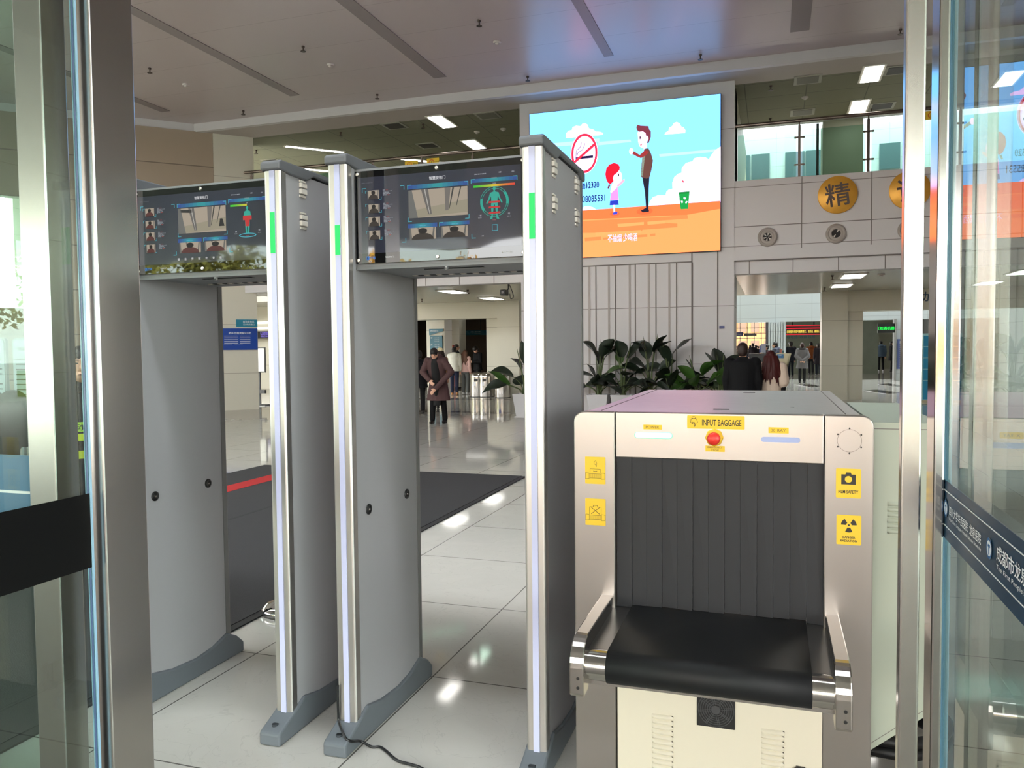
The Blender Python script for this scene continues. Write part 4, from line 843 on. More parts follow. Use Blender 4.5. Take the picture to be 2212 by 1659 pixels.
# vents and access panels in the mezzanine ceiling
VD = mat('vent_dark', (44, 42, 38), .6)
def vent(label, q, z, m=VD, w=.42, l=.42, rot=0):
    t = thing('ceiling_vent', label, 'air vent', (q[0][0], q[0][1], z), 'ceiling vents'); t.rotation_euler = (0, 0, rot)
    o = MB().box(-w / 2 - .06, w / 2 + .06, -l / 2 - .06, l / 2 + .06, -.015, 0).build('frame', mat('vent_frame', (150, 148, 134), .5), None); o.parent = t
    o = MB().box(-w / 2, w / 2, -l / 2, l / 2, -.02, -.0155).build('grille', m, None); o.parent = t
VG = mat('vent_grey', (104, 102, 92), .6)
for q, m, lb in (([(0.6539,17.66)], VG, 'grey ceiling vent at the ceiling edge right of the video wall'), ([(0.6315,20.04)], VG, 'pale ceiling vent just above the handrail right of the video wall'), ([(2.361,17.67)], VD, 'black ceiling vent beside the upper square light'), ([(2.347,20.16)], VD, 'black ceiling vent beside the lower square light'),
    ([(-8.829,17.74)], VD, 'black ceiling vent at the soffit edge over the right gate'), ([(-8.837,19.75)], VD, 'black ceiling vent in the middle of the ceiling over the right gate'), ([(-6.393,17.73)], VG, 'grey ceiling vent near the top left of the video wall'), ([(-13.75,19.8)], VD, 'black ceiling vent over the left gate post')): vent(lb, q, 7.0, m)
# ------------------------------------------------------------------ sprinklers and smoke detectors
SPR = mat('sprinkler_bronze', (70, 58, 50), .4, .6); DET = mat('detector_white', (190, 182, 174), .5)
def sprinkler(q, z, lb):
    x, y = q[0]; t = thing('sprinkler', lb, 'sprinkler', (x, y, z), 'ceiling sprinklers')
    MB().lathe((x, y, z - .08), [(.006, 0), (.012, .012), (.012, .05), (.03, .055), (.03, .08)], 10).build('pipe', SPR, t); MB().lathe((x, y, z - .10), [(.05, 0), (.05, .008), (.012, .02)], 12).build('deflector', SPR, t)
for q, lb in (([(-11.87,13.01)], 'sprinkler head on the lobby ceiling, leftmost, next to the steel jamb'), ([(-8.361,13.06)], 'sprinkler head on the lobby ceiling between the first two dark strips'), ([(-4.857,13.08)], 'sprinkler head on the lobby ceiling nearest the top edge'), ([(-11.91,16)], 'sprinkler head on the lobby ceiling near the white valance above the left gate'), ([(-8.387,16.02)], 'sprinkler head near the white valance above the right gate'), ([(-4.894,16.05)], 'sprinkler head near the valance above the video wall corner'), ([(-1.369,16.02)], 'sprinkler head in the bluish glow above the video wall'), ([(2.151,15.98)], 'sprinkler head on the lobby ceiling, rightmost, next to the slim post')): sprinkler(q, 7.19, lb)
for q, lb in (([(-0.0695,17.81)], 'sprinkler head over the balcony right of the video wall, upper one'), ([(-0.092,20.34)], 'sprinkler head over the balcony right of the video wall, just above the rail'), ([(2.145,20.29)], 'sprinkler head between the lower square light and the black vent'), ([(-10.37,17.82)], 'sprinkler head in the mezzanine ceiling above the right gate leg'), ([(-8.122,17.87)], 'sprinkler head beside the small mezzanine light'), ([(-13.43,18.56)], 'sprinkler head in the mezzanine ceiling left of the tube light')): sprinkler(q, 7.0, lb)
for q, lb in (([(1.208,18.43)], 'sprinkler head under the right balcony in front of the light'), ([(1.264,22.13)], 'sprinkler head under the right balcony at the pillar'), ([(-7.412,18.89)], 'sprinkler head under the left balcony near the front light'), ([(-9.951,21.62)], 'sprinkler head under the left balcony at the stone beam')): sprinkler(q, 3.02, lb)
def detector(q, z, lb):
    x, y = q[0]; t = thing('smoke_detector', lb, 'smoke detector', (x, y, z), 'ceiling smoke detectors')
    MB().lathe((x, y, z - .03), [(.06, 0), (.075, .012), (.075, .03)], 16).build('base', DET, t); MB().lathe((x, y, z - .06), [(.02, 0), (.04, .015), (.04, .03)], 14).build('sensor', DET, t)
for q, z, lb in (([(-11.87,14.04)], 7.19, 'white smoke detector on the lobby ceiling beside the steel jamb'), ([(-8.378,14.05)], 7.19, 'pale round disc on the lobby ceiling between the dark strips'), ([(-4.877,14.08)], 7.19, 'white smoke detector on the lobby ceiling at the edge of the violet glow'), ([(0.6469,18.87)], 7.0, 'smoke detector over the balcony right of the video wall'), ([(-7.129,18.94)], 7.0, 'smoke detector left of the video wall, left one of two'), ([(-6.423,18.93)], 7.0, 'smoke detector left of the video wall, right one of two'), ([(2.17,18.45)], 3.02, 'smoke detector under the right balcony')): detector(q, z, lb)
# surveillance camera under the left balcony
(x, y), = [(-5.898,17.65)]
t = thing('surveillance_camera', 'black surveillance camera hanging from the ceiling under the left balcony', 'camera', (x, y, 3.02))
MB().tube([(x, y, 3.02), (x, y, 2.92), (x - .04, y, 2.86)], .018, 8).build('bracket', BLACK, t); MB().box(x - .16, x - .02, y - .16, y + .08, 2.76, 2.89).build('body', BLACK, t, bevel=.02)
MB().lathe((x - .09, y - .16, 2.825), [(.04, 0), (.04, .012), (.03, .014)], 16, axis=1).build('lens', mat('lens_grey', (70, 70, 74), .2), t)
MB().tube(smooth_path([(x + .02, y, 3.02), (x + .09, y, 2.85), (x + .12, y, 2.72), (x + .05, y, 2.68), (x + .03, y, 2.80)]), .01, 6).build('cable', BLACK, t)
# ------------------------------------------------------------------ potted plants along the display wall
LEAFD = mat('leaf_dark_green', (30, 42, 30), .35, noise=.3, nscale=6); LEAFB = mat('leaf_green', (52, 86, 30), .4, noise=.3, nscale=6); STALK = mat('stalk_green', (78, 92, 52), .5); SOIL = mat('soil', (40, 34, 28), .9)
POTW = mat('pot_white', (206, 204, 206), .4)
def leaf(b, root, tip, width, droop, roll, fold=.25):
    """paddle leaf from the end of its stalk, folded along the midrib"""
    root = Vector(root); tip = Vector(tip); d = tip - root; L = d.length; d.normalize()
    side = d.cross(Vector((0, 0, 1))); side = side.normalized() if side.length > .05 else Vector((1, 0, 0))
    side = Matrix.Rotation(roll, 3, d) @ side; nrm = side.cross(d).normalized()
    vs = []; N = 9
    for i in range(N + 1):
        t = i / N; w = width * (math.sin(PI * min(1, t * .94 + .05)) ** .7) * (1 - .25 * t); c = root + d * (L * t) + Vector((0, 0, -droop * t * t))
        for s in (-1, -.5, 0, .5, 1): vs.append(c + side * (w * s * .5) + nrm * (abs(s) * w * fold * .5 + .012 * math.sin(7 * t + 3 * s)))
    fs = [(i * 5 + k, i * 5 + k + 1, i * 5 + 6 + k, i * 5 + 5 + k) for i in range(N) for k in range(4)]
    b.add(vs, fs, True)
def plant(x, y, H, seed, label, n=11, spread=.55, bright=0., pot=True, z0=0, lean=0., potm=None):
    rd = random.Random(seed); t = thing('potted_plant', label, 'potted plant', (x, y, z0), 'broad-leaved plants along the wall')
    b = MB(); p0, p1, ph = .16, .23, .52
    P = [(p0, 0), (p1, ph), (p1 - .03, ph), (p1 - .04, ph - .05)]
    for (r_, h) in P: pass
    vs = []
    for r_, h in P: vs += [(x - r_, y - r_, z0 + h), (x + r_, y - r_, z0 + h), (x + r_, y + r_, z0 + h), (x - r_, y + r_, z0 + h)]
    fs = [(0, 3, 2, 1)] + [(i * 4 + k, i * 4 + (k + 1) % 4, i * 4 + 4 + (k + 1) % 4, i * 4 + 4 + k) for i in range(3) for k in range(4)]
    b.add(vs, fs, False).build('pot', POTW, t, bevel=.01)
    box('soil', SOIL, t, x - .19, x + .19, y - .19, y + .19, z0 + .44, z0 + .48)
    box('saucer', POTW, t, x - .2, x + .2, y - .2, y + .2, z0 + .001, z0 + .02)
    st = MB(); lf = MB()
    for i in range(n):
        a = 2 * PI * i / n * 1.0 + rd.uniform(-.3, .3); hh = H * (1 - .62 * (i % 4) / 3.4) * rd.uniform(.86, 1.0) - .1; r_ = spread * (.15 + .5 * (i % 4) / 3) * rd.uniform(.7, 1.2)
        dx, dy = math.cos(a) * r_ + lean, math.sin(a) * r_ * .55
        e = Vector((x + dx, y + dy, z0 + max(.72, hh - .18))); base = Vector((x + .05 * math.cos(a), y + .05 * math.sin(a), z0 + .46))
        mid = base.lerp(e, .55) - Vector((dx * .32, dy * .32, 0))
        path = smooth_path([base, mid, e], 5); st.tube(path, [.017 - .010 * k / (len(path) - 1) for k in range(len(path))], 6)
        di = (path[-1] - path[-3]).normalized(); out = Vector((math.cos(a), math.sin(a) * .6, 0)); L = rd.uniform(.42, .64)
        up_ = rd.uniform(-.35, .75) if i % 4 else rd.uniform(.5, 1.0)
        tip = e + (out * .8 + Vector((0, 0, up_)) + di * .3).normalized() * L
        tip.y = min(tip.y, 17.08)
        lf.use(LEAFB if rd.random() < bright else LEAFD); leaf(lf, e, tip, rd.uniform(.25, .38), rd.uniform(.05, .22), rd.uniform(-.9, .9), rd.uniform(.1, .5))
    # one or two rolled young spears
    for k in range(2):
        a = rd.uniform(0, 6.28); e = Vector((x + .18 * math.cos(a), min(y + .12 * math.sin(a), 17.0), z0 + H + .08 * k)); st.tube(smooth_path([Vector((x, y, z0 + .46)), Vector((x + .04 * math.cos(a), y, z0 + H * .6)), e], 5), [.014, .013, .012, .011, .011, .011, .012, .013, .012, .008, .003][:11], 6)
    st.build('stalk', STALK, t); lf.build('leaf', None, t)
Yp = 16.62
def px_x(v): return v[0][0]
for q, H, sd, br, lb, n, sp in (
    ([(-5.192,1.693)], 1.45, 3, .05, 'potted plant with drooping leaves left of the video wall, half behind the right gate leg', 10, .8),
    ([(-3.534,1.573)], 1.62, 11, .05, 'potted plant right beside the right gate leg, its white pot in view', 12, .62),
    ([(-3.022,1.567)], 1.62, 5, .1, 'bushy potted plant second from the right gate leg', 14, .62),
    ([(-2.446,1.657)], 1.74, 21, .1, 'tallest potted plant with a pointed spear, third from the right gate leg', 13, .62),
    ([(-2.035,1.604)], 1.64, 8, .1, 'dark potted plant with one upright rounded leaf, fourth from the right gate leg', 11, .5),
    ([(-1.462,1.265)], 1.26, 14, .55, 'low potted plant with lighter green leaves, fifth from the right gate leg', 12, .62),
    ([(-1.02,1.329)], 1.34, 17, .15, 'potted plant just left of the man in the black coat', 11, .6)):
    plant(q[0][0], Yp, H, sd, lb, int(n * 1.15), sp, br)
# ------------------------------------------------------------------ steel litter bins by the pillar
for q, lb, wide in (([(-8.748,23.65)], 'wide brushed steel litter bin with domed lids, left of the pillar', 1), ([(-7.965,23.23)], 'brushed steel litter bin with a blue label, in front of the pillar behind the plant', 0)):
    x, y = q[0]; y -= .22 if wide else .05; t = thing('litter_bin', lb, 'litter bin', (x, y, 0), 'steel litter bins')
    for k, dx in enumerate((-.14, .14) if wide else (0,)):
        MB().lathe((x + dx, y, 0), [(.245, 0), (.25, .02), (.25, .62)], 28).build('body', STEEL, t); MB().lathe((x + dx, y, 0), [(.255, .62), (.255, .655), (.24, .72), (.18, .765), (.1, .78), (.01, .782)], 28).build('lid', STEELD, t)
        MB().lathe((x + dx, y, 0), [(.253, .0), (.253, .018)], 28).build('base_ring', BLACK, t)
        box('opening', BLACK, t, x + dx - .03, x + dx + .09, y - .262, y - .2, .50, .58)
        box('label_plate', mat('print_white_paper', (220, 220, 226), .5) if wide else mat('label_blue', (40, 60, 140), .5), t, x + dx - .05, x + dx + .03, y - .256, y - .2, .36, .48)
# ------------------------------------------------------------------ signs in the hall
BLUE = mat('sign_blue', (20, 62, 150), .25); TEALS = mat('sign_teal', (22, 122, 150), .3); TEALD = mat('sign_dark_teal', (16, 92, 112), .35); SW = mat('sign_white', (226, 232, 236), .5)
def onp(px_, z):                                        # a point on the diagonal face of the corner pillar
    return None
f0 = Vector((-13.42, 16.78)); fd = Vector((.7071, .7071)); fn = Vector((.7071, -.7071))
def facebox(name, a0, a1, z0, z1, th, m, parent, off=0.):
    o = f0 + fn * off; P = [o + fd * a0, o + fd * a1, o + fd * a1 + fn * th, o + fd * a0 + fn * th]
    return MB().prism([tuple(p) for p in P], 2, z0, z1).build(name, m, parent)
def facetext(b, s, a, z, **k):
    p = f0 + fn * .034 + fd * a; b.text(s, (p.x, p.y, z), (fd.x, fd.y, 0), (0, 0, 1), **k)
t = thing('information_board', 'large blue glossy information board on the white corner pillar', 'wall sign', (f0.x, f0.y, 1.5)); pl = facebox('panel', .10, .97, 1.55, 2.10, .03, BLUE, t)
b = MB().use(SW); facetext(b, '就诊/住院流程公示栏', .54, 1.98, w=.56, bold=.02)
for i in range(5):
    for a, w in ((.32, .34), (.66, .26)): p = f0 + fn * .034 + fd * a; zz = 1.90 - i * .045; b.prism([tuple(p - fd * w / 2), tuple(p + fd * w / 2), tuple(p + fd * w / 2 + fn * .001), tuple(p - fd * w / 2 + fn * .001)], 2, zz, zz + .010)
for a in (.14, .40): p = f0 + fn * .034 + fd * a; b.prism([tuple(p), tuple(p + fd * .2), tuple(p + fd * .2 + fn * .001), tuple(p + fn * .001)], 2, 1.70, 1.704)
b.build('print', None, pl)
t = thing('direction_sign', 'small teal sign above the blue board on the white corner pillar', 'wall sign', (f0.x, f0.y, 2.1)); pl = facebox('panel', .45, .975, 2.14, 2.33, .03, TEALS, t)
b = MB().use(SW); facetext(b, '自助服务区', .76, 2.275, w=.28, bold=.02); facetext(b, '门诊取药窗口', .76, 2.20, w=.28, bold=.02); b.build('print', None, pl)
# board stand and lit counter behind the corner pillar
(x, y), = [(-13.55,18.65)]
t = thing('poster_stand', 'black framed poster stand beside the white corner pillar', 'poster stand', (x, y, 0))
box('base', BLACK, t, x - .28, x + .30, y - .2, y + .2, .001, .03); box('pole', BLACK, t, x - .02, x + .02, y - .02, y + .02, .03, .95); box('frame', BLACK, t, x - .28, x + .20, y - .02, y + .02, .92, 1.62); box('poster', mat('poster_pale', (196, 196, 186), .4), t, x - .25, x + .17, y - .026, y - .0201, .95, 1.59)
box('brochure_holder', BLACK, t, x - .2, x + .22, y - .1, y - .02, .34, .44)
box_ = [(-19.74,2.311),(-19.16,2.025)]; (x0, z1), (x1, z0) = box_
t = thing('queue_display', 'black queue display with violet lettering behind the corner pillar', 'display screen', (x0, 27, z0)); p = box('housing', BLACK, t, x0 - .4, x1 + .3, 27, 27.3, z0, z1)
b = MB().use(emis('text_violet', (150, 130, 255), 1.2)); 
for i, s in enumerate(('门诊药房', '请张先生取药', '请李女士取药')): b.text(s, ((x0 + x1) / 2 + .1, 26.99, z1 - .06 - i * (z1 - z0 - .06) / 3), (1, 0, 0), (0, 0, 1), w=(x1 - x0) * .6)
b.build('lettering', None, p)
for k, (q, lb) in enumerate((([(-19.68,2.697),(-19.03,2.629)], 'upper white line light behind the corner pillar'), ([(-19.69,2.475),(-19.04,2.408)], 'lower white line light behind the corner pillar'))):
    (x0, z1), (x1, z0) = q; tag(box('line_light', emis('lamp_panel_line', (255, 255, 250), 2.0), None, x0 - .6, x1 + 1.2, 27.22, 27.3, z0, z1 + .01), lb, 'light', 'line lights on the left')
struct(box('wall_counter_left', CREAM, None, -22, -16, 27.3, 27.6, 0, 3.3))
# pillar with the teal floor directory, deep sign, statue, red box
q = [(-12.03,2.479),(-11.32,-0.0172)]; (x0, _), (x1, _) = q
struct(box('wall_pillar_directory', CREAM, None, x0, x1, 26.5, 27.2, 0, 3.3))
q = [(-11.87,2.018),(-11.39,1.151)]; (x0, z1), (x1, z0) = q
t = thing('floor_directory', 'tall dark teal floor directory on the pale pillar behind the bending man', 'wall sign', (x0, 26.5, z0)); p = box('panel', TEALD, t, x0, x1, 26.44, 26.49, z0 - .3, z1)
q2 = [(-11.9,2.259),(-11.35,2.035)]; (a0, e1), (a1, e0) = q2
MB().prism([(a0, e0), (a0, e1), (a1, e1), (a1, e0 + .14)], 1, 26.44, 26.49).build('header', TEALD, t)
b = MB().use(SW); b.text('楼层索引', ((a0 * .65 + a1 * .35), 26.435, e1 - .08), (1, 0, 0), (0, 0, 1), w=.32); b.text('1F', (a1 - .06, 26.435, e0 + .02), (1, 0, 0), (0, 0, 1), h=.07)
for i, s in enumerate(('4F', '3F', '2F', '1F')):
    zz = z1 - .08 - i * .25; b.text(s, (x0 + .06, 26.435, zz), (1, 0, 0), (0, 0, 1), h=.06)
    for k, s2 in enumerate(('门诊手术室', '口腔科 眼科', '检验科 超声科', '药房 收费处')[i:i + 1] * 3): b.text(s2, (x0 + .17, 26.435, zz - k * .065), (1, 0, 0), (0, 0, 1), h=.036, align='L')
b.build('print', None, p)
struct(box('wall_pillar_mid', CREAM, None, *[v[0] for v in [(-13.86,2.132),(-13.38,2.125)]], 33, 33.8, 0, 3.3))
q = [(-15.4,2.472),(-14.24,2.238)]; (x0, z1), (x1, z0) = q
t = thing('department_sign', 'long dark teal sign strip with white lettering above the dark doorway', 'wall sign', (x0, 38, z0)); p = box('panel', TEALD, t, x0, x1 + .4, 38, 38.1, z0, z1)
for xx in (x0 + .3, x1): box('hanger', BLACK, t, xx - .02, xx + .02, 38.03, 38.07, z1, 3.3)
b = MB().use(SW); cx = (x0 + x1) / 2 + .05
b.text('住院服务中心  入院登记  医保办理', (cx, 37.99, z1 - (z1 - z0) * .3), (1, 0, 0), (0, 0, 1), w=(x1 - x0) * .92).text('Inpatient Service Center   Admission Registration', (cx, 37.99, z1 - (z1 - z0) * .72), (1, 0, 0), (0, 0, 1), w=(x1 - x0) * .92); b.build('lettering', None, p)
q = [(-16.42,2.001),(-16.36,1.264)]; (x0, z1), (x1, z0) = q; tag(box('wall_lamp', emis('lamp_strip_soft', (220, 232, 236), .9), None, x0, x1, 40.95, 41, z0, z1), 'slim vertical lit strip on the dark brown wall', 'wall lamp')
# gilded carved ornament with a dark crown, seen edge-on beside the directory pillar
q = [(-12.76,2.563),(-12.57,-0.0722)]; (x0, z1), (x1, z0) = q; cx = (x0 + x1) / 2
t = thing('gilded_statue', 'tall gold carved ornament with dark upper part on a red plinth, behind the white jacket', 'statue', (cx, 30, 0)); rd = random.Random(2)
qs = [(-12.66,1.976),(-12.67,0.96)]; zt, zm = qs[0][1], qs[1][1]
b = MB()
for i in range(44):
    z = zm + (zt - zm) * i / 43; a = i * 1.3; r_ = .11 + .03 * math.sin(i * .9); b.ball((cx + r_ * math.cos(a), 30 + r_ * math.sin(a), z), (.075, .06, .045), 8, 6, Euler((rd.random(), a, rd.random())).to_matrix())
b.build('gilded_body', mat('gilding', (226, 160, 40), .3, .8), t); b = MB()
for i in range(30):
    z = zt + (z1 - zt) * i / 29; a = i * 1.9; r_ = .09 + .04 * math.sin(i * .5); b.ball((cx + r_ * math.cos(a), 30 + r_ * math.sin(a), z), (.09, .07, .05), 8, 6, Euler((rd.random(), a, rd.random())).to_matrix())
b.build('dark_crown', mat('carved_dark', (58, 46, 40), .5), t); box('plinth', mat('plinth_red', (186, 24, 34), .5), t, cx - .28, cx + .28, 29.75, 30.25, 0, zm)
q = [(-13.79,1.707),(-13.59,1.439)]; (x0, z1), (x1, z0) = q; tag(box('fire_hose_cabinet', mat('plinth_red'), None, x0, x1, 32.8, 33, z0, z1), 'red fire cabinet on the pale pillar behind the group', 'fire cabinet')
# blue lockers and lettering under the right balcony
q = [(3.704,1.764),(3.894,0.4229)]; (x0, z1), (x1, z0) = q; x1 = x0 + .92; z0 = .06
LK = mat('locker_blue', (28, 132, 172), .35); LKF = mat('locker_frame', (160, 206, 214), .35)
t = thing('locker_cabinet', 'bright blue bank of lockers behind the slim doorway post', 'lockers', (x0, 23.2, 0)); box('carcass', LKF, t, x0, x1, 23.0, 23.55, z0, z1 + .04); box('plinth', mat('plinth_beige', (190, 180, 150), .5), t, x0, x1, 23.02, 23.53, 0, z0)
for r_ in range(5):
    for c_ in range(2):
        a = x0 + .03 + c_ * .45; h = (z1 - z0) / 5.8; zz = z1 - (r_ + 1) * h if r_ < 4 else z0 + .02; zh = z1 - r_ * h - .02
        o = box('door', LK, t, a, a + .42, 22.985, 23.0, zz, zh); MB().lathe((a + .36, 22.985, zh - .07), [(.016, 0), (.016, .008)], 10, axis=1).build('lock', STEELD, o)
q = [(3.796,2.67),(3.967,2.934)]; (xa, za), (xb, zb_) = q; hgt = zb_ - za
t = thing('wall_lettering', 'large dark blue wall characters above the lockers', 'lettering', (xa, 23.74, za)); b = MB()
for i, ch in enumerate('自助缴费'): b.text(ch, (xb - hgt * .5 + (i - 1) * hgt * 1.25, 23.738, (za + zb_) / 2), (1, 0, 0), (0, 0, 1), h=hgt, bold=.03)
b.build('characters', mat('letter_blue', (34, 66, 96), .5), t)
q = [(4.226,2.432),(4.899,2.036)]; (x0, z1), (x1, z0) = q
t = thing('running_text_sign', 'black running-text sign with green glowing characters, far right', 'display screen', (x0, 37, z0)); p = box('housing', BLACK, t, x0, x1, 36.9, 37, z0, z1)
MB().text('（如遇机器', ((x0 + x1) / 2, 36.89, (z0 + z1) / 2), (1, 0, 0), (0, 0, 1), w=(x1 - x0) * .94, bold=.02).build('characters', emis('text_green', (30, 255, 90), 1.3), p)
struct(box('wall_atrium_right_low', ATR, None, *[v[0] for v in [(4.967,2.728),(5.211,2.723)]], 37, 37.3, 0, 2.62)); struct(box('wall_atrium_post', mat('post_grey', (130, 130, 128), .4), None, *[v[0] for v in [(4.863,2.727),(4.953,2.725)]], 36.9, 37.3, 0, 2.62))
q = [(4.995,1.764),(5.239,0.5054)]; (x0, z1), (x1, z0) = q
t = thing('notice_board', 'white notice board with a blue border, just left of the slim doorway post', 'notice board', (x0, 36.9, z0)); p = box('frame', mat('frame_blue', (60, 74, 120), .4), t, x0, x1, 36.84, 36.98, z0, z1); box('sheet', SW, t, x0 + .08, x1 - .08, 36.82, 36.845, z0 + .08, z1 - .08)
b = MB().use(mat('frame_blue'))
for i in range(12): b.box(x0 + (x1 - x0) * .2, x0 + (x1 - x0) * (.8 - .25 * (i % 3 == 2)), 36.815, 36.82, z1 - .28 - i * (z1 - z0 - .3) / 12, z1 - .22 - i * (z1 - z0 - .3) / 12)
b.build('print', None, p)
struct(box('wall_counter_far', mat('counter_green_grey', (120, 122, 106), .5), None, *[v[0] for v in [(6.486,2.101),(7.566,2.085)]], 57, 57.3, 0, 3.2))
# red framed scrolling sign over the pharmacy windows
q = [(0.6498,2.599),(2.308,2.094)]; (x0, z1), (x1, z0) = q; hh = z1 - z0
t = thing('scrolling_sign', 'red framed electronic sign with a row of yellow characters over the counter windows', 'display screen', (x0, 44, z0)); p = box('housing', mat('sign_dark_red', (74, 8, 12), .4), t, x0, x1, 43.9, 44.1, z0, z1)
for xx in (x0 + .3, x1 - .3): box('hanger', BLACK, t, xx - .03, xx + .03, 43.97, 44.03, z1 - .002, max(3.3, z1 + .05))
RL = emis('red_line_lamp', (230, 40, 56), 1.0); b = MB().use(RL)
for f0_, f1_ in ((0, .07), (.62, .72), (.93, 1.0)): b.box(x0, x1, 43.88, 43.9, z0 + hh * f0_, z0 + hh * f1_)
b.build('red_lines', None, p); b = MB().use(emis('text_yellow', (255, 226, 96), 1.2)).text('自助服务机取号缴费窗口，取药处  请排队', ((x0 + x1) / 2, 43.87, z0 + hh * .34), (1, 0, 0), (0, 0, 1), w=(x1 - x0) * .96, h=hh * .30, bold=.04); b.build('characters', None, p)
struct(box('wall_pharmacy', mat('pharmacy_wall', (118, 126, 112), .35, noise=.2, nscale=2), None, x0, x1 + 3, 46, 46.3, 0, 3.3))
b = MB(); (a0, e0), (a1, e1) = [(0.7089,2.011),(2.172,1.991)]
t = thing('counter_lettering', 'teal characters on the counter glass below the red sign', 'lettering', (a0, 45.9, e0)); MB().text('取号处  收费 挂号', ((a0 + a1) / 2, 45.95, e0), (1, 0, 0), (0, 0, 1), w=a1 - a0, bold=.03).build('characters', mat('letter_teal', (60, 110, 120), .5), t)
# bright glazed far entrance with golden daylight outside, hanging sign, info desk
b = MB(); (a0, e1), (a1, e0) = [(-2.821,3.258),(-0.3227,1.543)]
b.use(mat('mullion_brown', (96, 84, 74), .4))
for k in range(6): xx = a0 + (a1 - a0) * k / 5; b.box(xx - .03, xx + .03, 61, 61.15, 0, 3.3)
for zz in (e0 + (e1 - e0) * .34, e0 + (e1 - e0) * .55, e0 + (e1 - e0) * .78): b.box(a0, a1, 61, 61.15, zz - .03, zz + .03)
struct(b.build('window_3', None)); struct(box('wall_far_glazed_post', mat('post_grey_blue', (110, 112, 120), .4), None, *[v[0] for v in [(-0.4525,2.654),(-0.2799,2.651)]], 52, 52.3, 0, 3.3))
GOLDW = mat('sunlit_facade', (118, 74, 32), .8, noise=.2, nscale=.6)
b = MB().use(GOLDW).box(-16, 8, 96, 98, 0, 9); b.use(mat('facade_window', (70, 44, 22), .4))
for i in range(16):
    for k in range(3): b.box(-15.5 + i * 1.45, -14.6 + i * 1.45, 95.95, 96, .6 + k * 2.6, 2.2 + k * 2.6)
struct(b.build('wall_outside_building')); struct(box('ground_outside_rear', mat('plaza_paving'), None, -60, 60, 62, 160, -.25, -.02))
q = [(-1.769,2.207),(-1.384,2.028)]; (x0, z1), (x1, z0) = q; t = thing('hanging_sign', 'dark blue hanging sign in front of the bright far entrance', 'hanging sign', (x0, 40, z0)); p = box('panel', mat('sign_navy', (38, 42, 96), .4), t, x0, x1, 40, 40.08, z0, z1); MB().text('出院结算', ((x0 + x1) / 2, 39.99, (z0 + z1) / 2), (1, 0, 0), (0, 0, 1), w=(x1 - x0) * .6).build('lettering', SW, p); box('panel_grey', mat('sign_grey_dark', (66, 66, 70), .4), t, x1 + .02, x1 + .62, 40.2, 40.28, z0, z0 + (z1 - z0) * .6)
MB().tube([(x0 + .1, 40.04, z1), (x0 + .1, 40.04, 3.3)], .01, 6).build('rod', BLACK, t)
q = [(-0.7747,1.26),(0.1032,1.037)]; (x0, z1), (x1, z0) = q; t = thing('information_desk', 'dark grey information desk behind the couple', 'counter', (x0, 30, 0)); box('body', mat('desk_dark', (58, 62, 66), .4), t, x0, x1 + .2, 30, 30.6, 0, z1 - .08); box('counter_top', mat('desk_top', (40, 42, 48), .25), t, x0 - .06, x1 + .26, 29.9, 30.7, z1 - .08, z1)
q = [(-0.4321,1.598),(-0.2522,1.278)]; (x0, z1), (x1, z0) = q; t = thing('computer_monitor', 'pale blue framed monitor standing on the information desk', 'monitor', (x0, 30.3, z0)); o = box('screen', mat('monitor_white', (170, 176, 206), .3), t, x0, x1, 30.3, 30.34, z0, z1); box('side_frame', mat('monitor_blue', (60, 80, 140), .4), t, x0 - .05, x0, 30.3, 30.36, z0, z1 - .05)
for q, c_, lb in (([(0.2254,1.404),(0.3028,1.261)], (196, 120, 110), 'salmon coloured folder box standing on the information desk'), ([(0.31,1.355),(0.3717,1.261)], (70, 100, 108), 'small grey-blue box on the information desk beside the folder box')):
    (x0, z1), (x1, z0) = q; tag(box('folder_box', mat('folder_%d' % c_[0], c_, .5), None, x0, x1, 30.3, 30.5, z0, z1), lb, 'box')
# slanted cream lectern with a small blue sign, right of the couple
q = [(0.0658,1.353),(0.3806,1.351)]; (x0, z1), (x1, _) = q
t = thing('lectern', 'cream self-service lectern with a blue sign and slanted side, right of the red-haired woman', 'lectern', (x0, 18.5, 0))
MB().prism([(x0, z1), (x1, z1 - .01), (x1 - .14, z1 - .55), (x0 + .20, .05), (x0, .05)], 1, 18.5, 18.9).build('body', mat('lectern_cream', (224, 214, 176), .45), t); box('foot', BLACK, t, x0 - .02, x0 + .3, 18.45, 18.95, .001, .05)
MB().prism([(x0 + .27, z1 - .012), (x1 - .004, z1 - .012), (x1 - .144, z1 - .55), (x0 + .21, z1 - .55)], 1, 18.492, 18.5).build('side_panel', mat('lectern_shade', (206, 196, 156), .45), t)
q = [(0.0837,1.331),(0.2208,1.242)]; (a0, e1), (a1, e0) = q; p = box('sign', mat('sign_blue_bright', (24, 120, 176), .35), t, a0, a1, 18.47, 18.5, e0, e1); MB().text('自助服务', ((a0 + a1) / 2, 18.465, e0 + (e1 - e0) * .66), (1, 0, 0), (0, 0, 1), w=(a1 - a0) * .5).text('请扫码登记办理', ((a0 + a1) / 2, 18.465, e0 + (e1 - e0) * .28), (1, 0, 0), (0, 0, 1), w=(a1 - a0) * .8).build('print', SW, p)
(x0, z1), (x1, z0) = [(-1.075,1.946),(-0.9713,1.886)]
tag(box('wall_plate', mat('plate_violet_blue', (70, 76, 130), .4), None, x0, x1, 17.17, 17.2, z0, z1), 'tiny blue plate on the wall above the black-coated man', 'sign')
